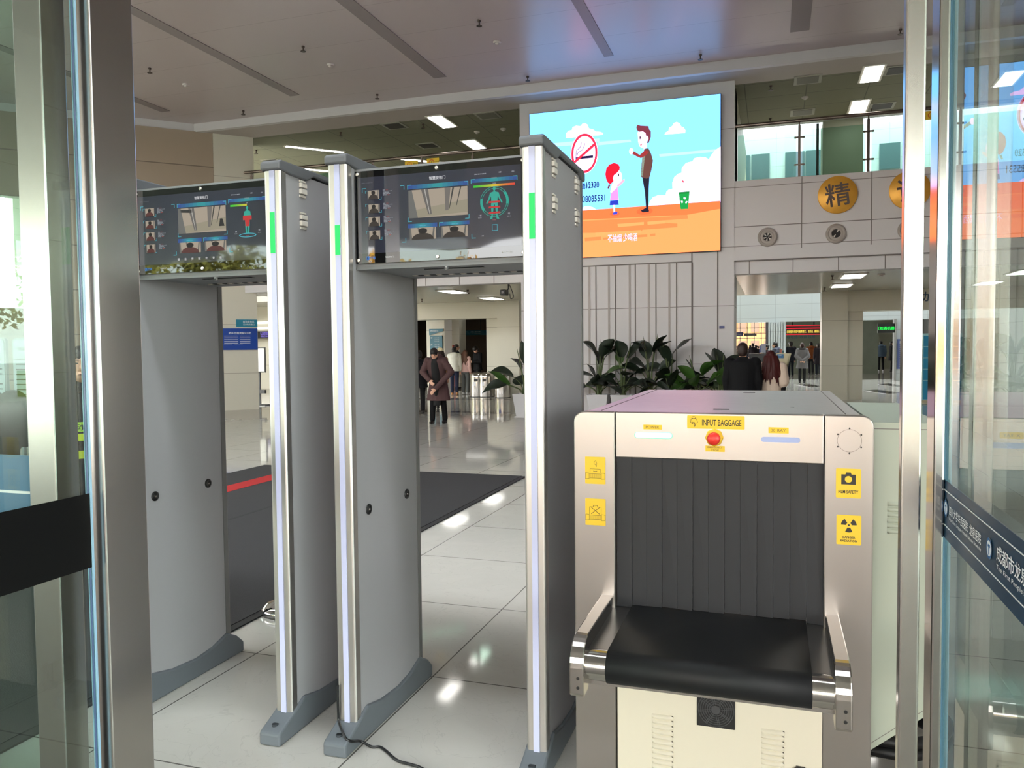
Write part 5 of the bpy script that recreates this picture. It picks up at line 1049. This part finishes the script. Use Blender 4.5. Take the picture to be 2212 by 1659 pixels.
for q, lb in (([(3.354,28.1)], 'dark lozenge inlay in the far floor, nearer one on the right'), ([(4.297,32.92)], 'dark lozenge inlay in the far floor, farther one on the right'), ([(1.301,32.12)], 'dark lozenge inlay in the far floor behind the walking woman')):
    x, y = q[0]; tag(MB().prism([(x - .45, y + .6), (x, y + 1.3), (x + .45, y - .6), (x, y - 1.3)], 2, .001, .004).build('floor_inlay', mat('floor_band'), None), lb, 'floor inlay')
# notice boards behind the left glass
for k, (px0, px1, lb) in enumerate(((([(-8.348,1.682),(-7.995,0.7863)]), 0, 'white notice board with rounded frame at the far left edge'), (([(-7.896,1.676),(-7.553,0.7944)]), 0, 'white printed notice board behind the steel sidelight post'))):
    (x0, z1), (x1, z0) = px0; t = thing('standing_notice', lb, 'notice board', ((x0 + x1) / 2, 6.5, 0), 'notice boards behind the left glass'); p = MB().prism(rrect(x0, x1, z0, z1, .05), 1, 6.5, 6.53).build('frame', mat('frame_grey', (150, 156, 158), .3, .6), t)
    s_ = MB().prism(rrect(x0 + .02, x1 - .02, z0 + .02, z1 - .02, .04), 1, 6.492, 6.4995).build('sheet', mat('sheet_white', (140, 150, 156), .4), t); b = MB().use(INK); cx = (x0 + x1) / 2; w = x1 - x0
    b.text('就诊须知' if k else '温馨提示', (cx, 6.49, z1 - .12), (1, 0, 0), (0, 0, 1), w=w * .5, bold=.03)
    for i in range(9): b.box(x0 + w * .15, x1 - w * (.15 + .2 * (i % 3 == 1)), 6.4895, 6.4915, z1 - .24 - i * .055, z1 - .228 - i * .055)
    b.use(mat('print_red', (190, 50, 50), .5)).box(x0 + w * .3, x1 - w * .3, 6.4895, 6.4915, z0 + .12, z0 + .17); b.build('print', None, s_)
    for xx in (x0 + .1, x1 - .1): box('leg', mat('frame_grey'), t, xx - .015, xx + .015, 6.5, 6.53, .002, z0 + .02)
    box('foot', mat('frame_grey'), t, x0, x1, 6.38, 6.65, .0005, .02)
# framed certificate and gold reliefs on the diagonal wall, in the gap beside the jamb
def diag(px_): return None
# ------------------------------------------------------------------ outdoors: autumn trees and hedge opposite the entrance
rd = random.Random(9)
TRK = mat('bark', (86, 70, 56), .9)
def tree_mesh(name, seed, m, R=2.2, H=6.0, n=2600):
    rr_ = random.Random(seed); b = MB()
    cl = [(rr_.gauss(0, R * .45), rr_.gauss(0, R * .45), H * .62 + rr_.gauss(0, H * .13), rr_.uniform(.5, 1.1)) for _ in range(26)]
    for i in range(n):
        cx_, cy_, cz_, r_ = rr_.choice(cl); v = Vector((rr_.gauss(0, 1), rr_.gauss(0, 1), rr_.gauss(0, 1))).normalized() * r_ * rr_.random() ** .4; c_ = Vector((cx_, cy_, cz_)) + v
        a = Vector((rr_.gauss(0, 1), rr_.gauss(0, 1), rr_.gauss(0, 1))).normalized() * .16; e = a.cross(Vector((rr_.gauss(0, 1), rr_.gauss(0, 1), rr_.gauss(0, 1)))).normalized() * .09
        b.add([c_ - a, c_ + e, c_ + a, c_ - e], [(0, 1, 2, 3)])
    return b
for i, (x, y, H, k) in enumerate([(-9, -34, 4.0, 1), (-2.2, -22, 4.2, 0), (5.5, -33, 3.6, 1), (12, -31, 3.4, 0), (18, -34, 3.8, 1), (-24, -24, 8.5, 1), (-30.5, -20, 9.0, 1), (-17.6, -28.5, 7.0, 0), (-12.3, -24, 4.3, 0), (-38, 4, 6.6, 0), (-40, 11, 6.0, 1), (-42, 18, 7.0, 0), (-44, -3, 6.2, 1)]):
    m = mat('foliage_gold', (206, 160, 60), .8, noise=.35, nscale=3) if k == 0 else mat('foliage_olive', (150, 140, 66), .8, noise=.35, nscale=3)
    t = thing('tree', 'golden autumn tree outdoors mirrored in the screens and steel' if k == 0 else 'olive autumn tree outdoors mirrored in the screens and steel', 'tree', (x, y, -.05), 'golden trees outdoors' if k == 0 else 'olive trees outdoors')
    MB().tube([(0, 0, 0), (.1, 0, H * .4), (0, .1, H * .7)], [.2, .14, .07], 8).build('trunk', TRK, None).parent = t
    tree_mesh('crown', i, m, .34 * H, H).build('crown', m, None).parent = t
HG = mat('hedge_green', (104, 112, 52), .9, noise=.4, nscale=12, bump=.6)
for x0, x1, y in ((-26, -5, -19), (1, 20, -19)): tag(box('hedge', HG, None, x0, x1, y - 1, y + 1, -.05, .9), 'clipped green hedge outdoors across the forecourt', 'hedge', 'hedges outdoors')
tag(MB().prism([(-34, 0), (-26, 24), (-27.5, 24), (-35.5, 0)], 2, -.05, 2.3).build('hedge', HG), 'tall green hedge outside the left window', 'hedge')
b = MB().use(mat('sunlit_amber_facade', (150, 92, 34), .8, noise=.2, nscale=.6)).box(-40, 30, -62, -50, -.05, 3.4); b.use(mat('facade_window'))
for i in range(26):
    for k in range(2): b.box(-38 + i * 2.6, -36.6 + i * 2.6, -50, -49.95, .6 + k * 1.5, 1.5 + k * 1.5)
struct(b.build('wall_outside_opposite'))
struct(box('ground_outside_left', mat('plaza_paving'), None, -120, -24.4, 1.6, 62, -.25, -.05))
# ------------------------------------------------------------------ people
SKIN = mat('skin', (206, 158, 132), .5); HAIRB = mat('hair_black', (24, 20, 19), .5, spec=.3)
def capsule(b, p, q, r0, r1, seg=10):
    p = Vector(p); q = Vector(q); t = (q - p); L = t.length or 1e-5; t /= L
    path, R = [], []
    for k in range(4): a = PI / 2 * (1 - k / 3.); path.append(p - t * r0 * math.sin(a)); R.append(max(.001, r0 * math.cos(a)))
    for k in range(4): a = PI / 2 * k / 3.; path.append(q + t * r1 * math.sin(a)); R.append(max(.001, r1 * math.cos(a)))
    return b.tube(path, R, seg)
def loft(b, rings, seg=16):
    """stack of (centre, half width x, half depth y) closed at both ends"""
    vs = []
    for c, rx, ry in rings:
        for k in range(seg):
            q = 2 * PI * k / seg; vs.append((c[0] + rx * math.cos(q), c[1] + ry * math.sin(q), c[2]))
    n = len(rings); fs = [(i * seg + k, i * seg + (k + 1) % seg, (i + 1) * seg + (k + 1) % seg, (i + 1) * seg + k) for i in range(n - 1) for k in range(seg)]
    fs += [tuple(range(seg))[::-1], tuple(range((n - 1) * seg, n * seg))]
    return b.add(vs, fs, True)
def fuse(b, name, m, parent, voxel=.012, smooth=4):
    """melt the shapes of a builder into one continuous surface"""
    o = b.build(name, m); mo = o.modifiers.new('r', 'REMESH'); mo.mode = 'VOXEL'; mo.voxel_size = voxel; mo.use_smooth_shade = True
    s_ = o.modifiers.new('s', 'SMOOTH'); s_.iterations = smooth; s_.factor = .5
    bpy.context.view_layer.update(); dg = bpy.context.evaluated_depsgraph_get()
    me = bpy.data.meshes.new_from_object(o.evaluated_get(dg)); me.name = name
    o.modifiers.clear(); old = o.data; o.data = me; bpy.data.meshes.remove(old)
    me.materials.clear(); me.materials.append(m); me.polygons.foreach_set('use_smooth', [True] * len(me.polygons))
    o.parent = parent; return o
def person(label, x, y, face, H, top=(40, 40, 44), bottom=(26, 26, 32), shoes=(30, 28, 28), hair='short', hairc=(24, 20, 19), hem=.82, puff=.0, arms='down', lean=0., stance=0., voxel=.013, female=False, hood=False, extra=None, cat='person', group=None, headtilt=0., z0=0., collar=None, quilt=False, cap=None, sleeve=True, widen=1.):
    s = H / 1.70
    t = bpy.data.objects.new('person', None); COL.objects.link(t); tag(t, label, cat, group)
    t.location = (x, y, z0); t.rotation_euler = (0, 0, face); t.scale = (s,) * 3
    hip = Vector((0, 0, .90)); Rl = Matrix.Rotation(-lean, 3, 'X')
    def U(p): return hip + Rl @ (Vector(p) - hip)
    sw = (.165 if female else .185) * widen
    neck = U((0, 0, 1.43)); head = U((0, .015, 1.56)); Rh = Matrix.Rotation(-lean * .8 - headtilt, 3, 'X'); head = neck + Rh @ Vector((0, .02, .135))
    sh = {i: U((i * sw, 0, 1.385)) for i in (-1, 1)}
    el, wr = {}, {}
    for i in (-1, 1):
        if arms == 'down': el[i] = U((i * (sw + .035), -.02, 1.10)); wr[i] = U((i * (sw + .03), .05, .86))
        elif arms == 'front': el[i] = U((i * (sw + .06), .02, 1.11)); wr[i] = U((i * .07, .26, 1.10))
        elif arms == 'behind': el[i] = U((i * (sw + .075), -.10, 1.12)); wr[i] = U((i * .035, -.20, .95))
        elif arms == 'zip': el[i] = U((i * (sw + .13), .02, 1.13)); wr[i] = Vector((.10, .30, .93)) if i > 0 else Vector((-.03, .33, .76))
        elif arms == 'desk': el[i] = U((i * (sw + .05), .06, 1.13)); wr[i] = U((i * .14, .30, 1.06))
    an = {i: Vector((i * (.085 + .03 * abs(stance)), i * stance * .16, .085)) for i in (-1, 1)}; hp = {i: Vector((i * .085, 0, .90)) for i in (-1, 1)}
    kn = {i: (hp[i] + an[i]) / 2 + Vector((0, .03, .02)) for i in (-1, 1)}
    # the body: one continuous skin from head to feet
    b = MB(); b.ball(head, (.074, .092, .112), 16, 12, Rh); b.ball(head + Rh @ Vector((0, .028, -.062)), (.055, .062, .055), 12, 8, Rh)
    b.ball(head + Rh @ Vector((0, .096, -.012)), (.014, .022, .024), 8, 6, Rh)
    for i in (-1, 1): b.ball(head + Rh @ Vector((i * .076, -.005, -.008)), (.012, .022, .034), 8, 6, Rh); b.ball(head + Rh @ Vector((i * .032, .078, .026)), (.022, .014, .009), 8, 6, Rh)
    b.ball(head + Rh @ Vector((0, .088, -.055)), (.026, .012, .009), 8, 6, Rh)
    capsule(b, neck - Vector((0, 0, .03)), head + Rh @ Vector((0, -.015, -.06)), .055, .052)
    loft(b, [(U((0, 0, .86)), .14, .10), (U((0, 0, 1.0)), .135, .095), (U((0, 0, 1.2)), .145, .10), (U((0, 0, 1.36)), sw * .85, .09), (U((0, 0, 1.43)), .06, .055)])
    for i in (-1, 1):
        capsule(b, sh[i], el[i], .046, .038); capsule(b, el[i], wr[i], .038, .027)
        f = (wr[i] - el[i]).normalized(); sd = f.cross(Vector((0, 1, 0))); sd = sd.normalized() if sd.length > .1 else Vector((1, 0, 0)); pn = f.cross(sd)
        if arms == 'behind': f = Vector((-i * .8, -.05, -.5)).normalized(); sd = Vector((0, -.2, 1)); sd = (sd - f * sd.dot(f)).normalized(); pn = f.cross(sd)
        M3 = Matrix((sd, pn, f)).transposed(); b.ball(wr[i] + f * .045, (.040, .018, .052), 10, 8, M3)
        for k in range(4):
            o_ = (k - 1.5) * .019; L = (.062, .072, .068, .052)[k]; r0 = wr[i] + f * .082 + sd * o_; r1 = r0 + f * L * .55 + pn * .012; r2_ = r1 + f * L * .3 + pn * .028
            capsule(b, r0, r1, .0095, .009, 6); capsule(b, r1, r2_, .009, .008, 6)
        th = wr[i] + f * .03 - sd * i * .036; capsule(b, th, th + f * .035 - sd * i * .022 + pn * .012, .011, .009, 6)
        capsule(b, hp[i], kn[i], .075, .052); capsule(b, kn[i], an[i], .052, .036); capsule(b, an[i] + Vector((0, -.03, -.05)), an[i] + Vector((0, .11, -.055)), .032, .028)
    fuse(b, 'body', SKIN, t, voxel * .8, 2)
    # trousers, shoes
    b = MB(); loft(b, [(Vector((0, 0, .80)), .155, .115), (Vector((0, 0, .94)), .15, .112), (Vector((0, 0, 1.0)), .14, .105)])
    for i in (-1, 1): capsule(b, hp[i] - Vector((0, 0, .02)), kn[i], .088, .068); capsule(b, kn[i], an[i] + Vector((0, 0, .02)), .068, .058)
    fuse(b, 'trousers', mat('cloth_%d_%d_%d' % bottom, bottom, .8, spec=.2), t, voxel, 4)
    for i in (-1, 1):
        b = MB(); a = an[i]; b.ball((a.x, a.y - .02, .055), (.042, .06, .052), 10, 8); b.ball((a.x, a.y + .08, .04), (.045, .10, .038), 12, 8); b.ball((a.x, a.y + .03, .02), (.046, .13, .018), 12, 6)
        fuse(b, 'shoe', mat('shoe_%d_%d_%d' % shoes, shoes, .6), t, voxel * .8, 2)
    # jacket or coat
    p = puff; b = MB(); rr = []
    hz = hem
    for z, rx, ry in ((1.465, .075, .07), (1.43, .10, .085), (1.39, sw * .98 + p, .11 + p * .8), (1.30, sw + .005 + p, .125 + p), (1.12, sw - .012 + p, .122 + p), (.98, sw - .02 + p, .122 + p), (.88, sw - .008 + p, .125 + p)):
        if z >= hz: rr.append((U((0, 0, z)) if z > .9 else Vector((0, 0, z)), rx, ry))
    if hz < .88: rr.append((Vector((0, .0, hz)), sw + .02 + p + (.88 - hz) * .10, .14 + p + (.88 - hz) * .08))
    else: rr.append((U((0, 0, hz)), sw - .012 + p, .12 + p))
    loft(b, rr[::-1])
    for i in (-1, 1):
        b.ball(sh[i] + Vector((-i * .012, 0, -.01)), (.076 + p * .6, .082 + p * .6, .072 + p * .5), 10, 8)
        if sleeve: capsule(b, sh[i] + Vector((-i * .01, 0, -.01)), el[i], .066 + p * .6, .056 + p * .6); capsule(b, el[i], el[i].lerp(wr[i], .94), .056 + p * .6, .044 + p * .4)
        else: capsule(b, sh[i], sh[i].lerp(el[i], .8), .08 + p, .085 + p)
    if hood: b.ball(U((0, -.10, 1.40)), (.15, .10, .10), 12, 8); b.ball(U((0, -.06, 1.45)), (.125, .10, .06), 12, 8)
    if quilt:
        for z in [hz + .05 + .055 * k for k in range(int((1.36 - hz) / .055))]: b.ball(U((0, 0, z)), (sw + .004 + p, .128 + p, .028), 18, 6)
    co = fuse(b, 'coat', mat('cloth_%d_%d_%d' % top, top, .8, spec=.2, noise=.12, nscale=9), t, voxel, 8)
    if not sleeve:
        b = MB()
        for i in (-1, 1): capsule(b, sh[i].lerp(el[i], .6), el[i], .062, .056); capsule(b, el[i], el[i].lerp(wr[i], .94), .056, .044)
        fuse(b, 'sleeve', mat('cloth_%d_%d_%d' % bottom), t, voxel, 3)
    if collar: 
        b = MB(); loft(b, [(U((0, -.01, 1.38)), .17, .13), (U((0, -.01, 1.43)), .165, .14), (U((0, -.02, 1.47)), .12, .11)]); fuse(b, 'collar', mat('fur_%d' % collar[0], collar, .95, bump=.6, nscale=60), t, voxel, 1)
    # hair
    hm = mat('hair_%d_%d_%d' % hairc, hairc, .5, spec=.3, noise=.3, nscale=30, stretch=(6, 6, .4)); b = MB()
    def hb(c, r): b.ball(head + Rh @ Vector(c), r, 14, 10, Rh)
    hb((0, -.014, .030), (.086, .100, .098)); hb((0, -.035, -.02), (.083, .080, .085))
    if hair == 'fluffy': hb((0, .0, .05), (.10, .112, .10)); hb((.03, .04, .06), (.06, .06, .055)); hb((-.04, .03, .055), (.06, .06, .055))
    if hair == 'long':
        hb((0, -.05, -.06), (.10, .085, .14))
        for k in range(26):
            a = -1.25 + 2.5 * k / 25; q = head + Rh @ Vector((.092 * math.sin(a), -.035 - .055 * math.cos(a), .03)); L = .36 + .09 * math.sin(k * 2.7) + .05 * math.sin(k * 1.1); 
            m1 = q + Vector((.05 * math.sin(a), -.05 * math.cos(a) - .015, -L * .5)); e = q + Vector((.095 * math.sin(a) + .02 * math.sin(k * 3.1), -.075 * math.cos(a) - .02, -L * 1.1))
            b.tube(smooth_path([q, m1, e], 4), [.026, .027, .027, .025, .024, .022, .018, .012, .003], 6)
    if hair == 'bun': hb((0, -.10, .055), (.05, .045, .05))
    if hair == 'pony':
        q = head + Rh @ Vector((0, -.095, .05)); b.tube(smooth_path([q, q + Vector((.02, -.07, -.05)), q + Vector((0, -.09, -.20)), q + Vector((.01, -.08, -.33))], 3), [.03, .04, .045, .05, .055, .055, .05, .045, .03, .01], 8)
    fuse(b, 'hair', hm, t, voxel * .8, 2)
    if cap:
        b = MB(); b.ball(head + Rh @ Vector((0, -.01, .055)), (.094, .105, .085), 14, 10, Rh); b.ball(head + Rh @ Vector((0, -.01, .02)), (.098, .11, .03), 14, 8, Rh); fuse(b, 'cap', mat('knit_%d' % cap[0], cap, .9, bump=.3, nscale=60), t, voxel, 2)
    if extra: extra(t, dict(U=U, wr=wr, el=el, head=head, Rh=Rh, sw=sw))
    # eyes and mouth on the face
    b = MB().use(mat('eye_dark', (34, 26, 24), .3))
    for i in (-1, 1): b.ball(head + Rh @ Vector((i * .031, .083, .012)), (.013, .008, .005), 8, 6, Rh); b.ball(head + Rh @ Vector((i * .032, .086, .034)), (.018, .006, .004), 8, 4, Rh)
    b.build('eyes', None, None).parent = t
    b = MB(); b.ball(head + Rh @ Vector((0, .096, -.057)), (.020, .006, .005), 8, 6, Rh); b.build('mouth', mat('lips', (150, 92, 84), .4), None).parent = t
    return t
def phone(t, k):
    c = (k['wr'][-1] + k['wr'][1]) / 2 + Vector((0, .08, .04)); MB().obox(c, (.036, 0, 0), (0, .05, .055), (0, .004, -.004)).build('phone', BLACK, None).parent = t
FX = lambda v: v[0][0]
# couple walking in, seen from behind
person('man in a black coat seen from behind, right beside the plants', [(-0.4228,1.428)][0][0], 12.0, 0, 1.575, (12, 12, 14), (14, 14, 16), hairc=(44, 30, 26), hem=.74, puff=.035, voxel=.010, widen=1.08, cat='person')
def bag(t, k): pass
person('woman with long dark red hair and a cream jacket seen from behind', [(-0.0323,1.423)][0][0], 12.25, .05, 1.455, (206, 186, 168), (14, 14, 16), hair='long', hairc=(62, 16, 14), hem=.70, puff=.03, female=True, voxel=.010, sleeve=False)
# man fastening his coat, walking towards the gate
def inner(t, k):
    b = MB(); U = k['U']; loft(b, [(U((0, .10, .84)), .09, .075), (U((0, .105, 1.1)), .095, .085), (U((0, .095, 1.34)), .085, .075), (U((0, .05, 1.47)), .068, .066)]); loft(b, [(Vector((0, .12, .40)), .085, .06), (Vector((0, .12, .7)), .07, .06), (Vector((0, .12, .86)), .06, .06)]); fuse(b, 'sweater', mat('sweater_black', (16, 16, 18), .85), t, .010, 3)
person('man in a long maroon padded coat bending over to fasten its zip', -6.45, 14.75, PI + .12, 1.62, (84, 62, 62), (16, 16, 18), (22, 20, 20), hair='short', hem=.50, puff=.022, arms='zip', lean=.36, headtilt=.35, stance=.7, voxel=.010, hood=True, extra=inner)
person('woman in a cream knitted cap behind the bending man', [(-8.033,0.9795)][0][0], 18.5, .3, 1.56, (150, 112, 78), (40, 36, 36), hair='long', hairc=(40, 28, 24), hem=.5, female=True, cap=(226, 214, 176))
# group beside the litter bins
(x, y), = [(-10.01,24.22)]
person('woman in a white quilted down jacket and navy trousers, back turned', x, y, .25, 1.60, (206, 204, 192), (30, 34, 54), (160, 110, 64), hair='bun', hem=.84, puff=.05, female=True, quilt=True, hood=True)
(x, y), = [(-9.723,24.46)]
person('girl in a pink jacket with long wavy hair and wide grey trousers', x, y, -.2, 1.50, (206, 168, 160), (88, 90, 90), (190, 190, 190), hair='long', hairc=(96, 66, 52), hem=.85, puff=.03, female=True)
(x, y), = [(-9.995,26.37)]
person('young man in black looking down at his phone beside the litter bin', x, y, PI - .7, 1.64, (18, 18, 20), (20, 20, 22), hair='fluffy', arms='front', headtilt=.45, hem=.80, puff=.02, extra=phone)
person('older man whose head shows behind the white quilted jacket', [(-11.48,1.554)][0][0], 28.0, -1.2, 1.72, (60, 60, 64), (40, 40, 46), hairc=(70, 64, 60), hem=.8, puff=.01)
person('person in black mostly hidden behind the bending man, at the gate leg', [(-7.918,1.016)][0][0], 17.0, .5, 1.50, (18, 18, 22), (24, 24, 26), hem=.7, puff=.03, female=True)
# far side, seen past the display wall
(x, y), = [(1.118,34.1)]
person('woman in a grey hooded coat walking away with her hands clasped behind her back', x, y, .05, 1.66, (96, 94, 96), (26, 26, 28), (20, 20, 22), hair='bun', hairc=(48, 28, 24), hem=.62, puff=.04, female=True, arms='behind', collar=(34, 30, 32), stance=.3)
(x, y), = [(2.196,47.61)]
person('person in a dark grey jacket and beanie looking down at a paper, tan boots', x, y, -PI / 2 + .5 + PI, 1.66, (58, 60, 66), (36, 38, 44), (166, 130, 100), hem=.80, puff=.03, arms='front', headtilt=.35, cap=(40, 38, 40), extra=phone)
(x, y), = [(0.8295,41.01)]
person('man in a black patterned jacket standing under the left end of the red sign', x, y, .4, 1.74, (30, 32, 40), (22, 24, 34), (30, 26, 26), hair='fluffy', hem=.78, puff=.03)
(x, y), = [(1.974,51.04)]
person('person with a tan backpack in the queue below the red sign', x + .1, y + 1.2, 0, 1.68, (130, 132, 138), (60, 58, 54), hem=.82, puff=.02, extra=lambda t, k: setattr(fuse(MB().ball((0, -.2, 1.2), (.16, .1, .2), 12, 10), 'backpack', mat('backpack_tan', (176, 148, 96), .8), t, .015, 3), 'name', 'backpack'))
person('person in a rust brown hooded jacket in the queue below the red sign', [(1.91,1.509)][0][0], 44.6, .2, 1.74, (120, 66, 34), (40, 40, 44), hair='short', hem=.8, puff=.03, hood=True)
person('person in dark clothes at the right end of the queue below the red sign', [(2.209,1.506)][0][0], 43.6, .3, 1.66, (40, 36, 42), (34, 40, 50), hem=.6, puff=.03, female=True, hair='bun')
# staff at the information desk
person('clerk in dark clothes with black hair behind the desk monitor', [(-0.2395,1.438)][0][0], 31.6, PI / 2 + .5, 1.60, (50, 44, 48), (40, 40, 44), hair='bun', hem=.85, female=True, arms='desk')
person('man in a grey-blue jacket facing the clerk at the information desk', [(0.0847,1.434)][0][0], 32.4, PI / 2 - .1, 1.69, (78, 82, 98), (46, 46, 54), hem=.82, puff=.03, hood=True, arms='desk')
for k, (u, v, h, lb, c_) in enumerate(((478, 660, 1.74, 'tallest of the dark figures against the bright far entrance', (30, 24, 30)), (420, 690, 1.62, 'dark figure in blue-grey left of the tallest one at the bright far entrance', (40, 42, 56)), (545, 690, 1.62, 'dark figure right of the tallest one at the bright far entrance', (26, 22, 24)), (590, 695, 1.58, 'dark figure beside the desk monitor at the bright far entrance', (44, 30, 28)), (135, 700, 1.58, 'dark figure at the left edge of the bright far entrance beside the wall', (60, 58, 50)))):
    person(lb, [(-1.216,1.659),(-1.372,1.661),(-1.036,1.657),(-0.9153,1.656),(-2.143,1.669)][k][0] * (1 + (.022 * k)), 52 + 1.15 * k, .4 * k, h, c_, (26, 26, 30), hem=.6, puff=.02, voxel=.02)
# far right under the green sign
(x, y), = [(7.137,59.94)]
y = 50; person('man in a blue-grey hooded jacket walking away below the green sign', [(5.912,1.638)][0][0], 50, -.1, 1.78, (74, 92, 112), (26, 26, 30), (200, 200, 204), hem=.82, puff=.03, hood=True, stance=1.0)
person('person in black standing at the right below the green sign', [(6.529,1.631)][0][0], 50.5, -PI / 2, 1.76, (20, 20, 22), (22, 22, 24), hem=.6, puff=.02)
# guard seen in the gap between the two steel posts, and a visitor behind the left glass
def vest(t, k):
    for z, a, m in ((1.18, .15, mat('hi_vis_yellow_green', (176, 226, 50), .5)), (1.115, .15, mat('hi_vis_yellow', (226, 240, 30), .4))):
        b = MB(); b.prism(rrect(-.13, .16, z - (.03 if a and z > 1.15 else .022), z + (.03 if z > 1.15 else .022), .008, 3), 1, .205, .215).build('reflective_patch', m, None).parent = t
    b = MB(); b.prism(rrect(.0, .06, .98, 1.03, .012, 3), 1, .205, .215).build('badge', mat('hi_vis_yellow'), None).parent = t
    b = MB().text('机动', (.05, .2165, 1.18), (-1, 0, 0), (0, 0, 1), h=.046, bold=.02).build('patch_lettering', INK, None); b.parent = t
person('guard in black uniform with yellow-green patches, seen between the two left steel posts', [(-3.862,1.127)][0][0], 3.62, PI + .85, 1.54, (16, 16, 18), (16, 16, 18), hem=.72, puff=.03, voxel=.008, extra=vest, z0=.0135)
person('visitor in a dark jacket seen through the left glass, at the far left edge', [(-4.731,1.105)][0][0], 3.7, .6, 1.46, (30, 30, 30), (34, 34, 36), hem=.75, puff=.04, voxel=.010, arms='front', z0=.0135)
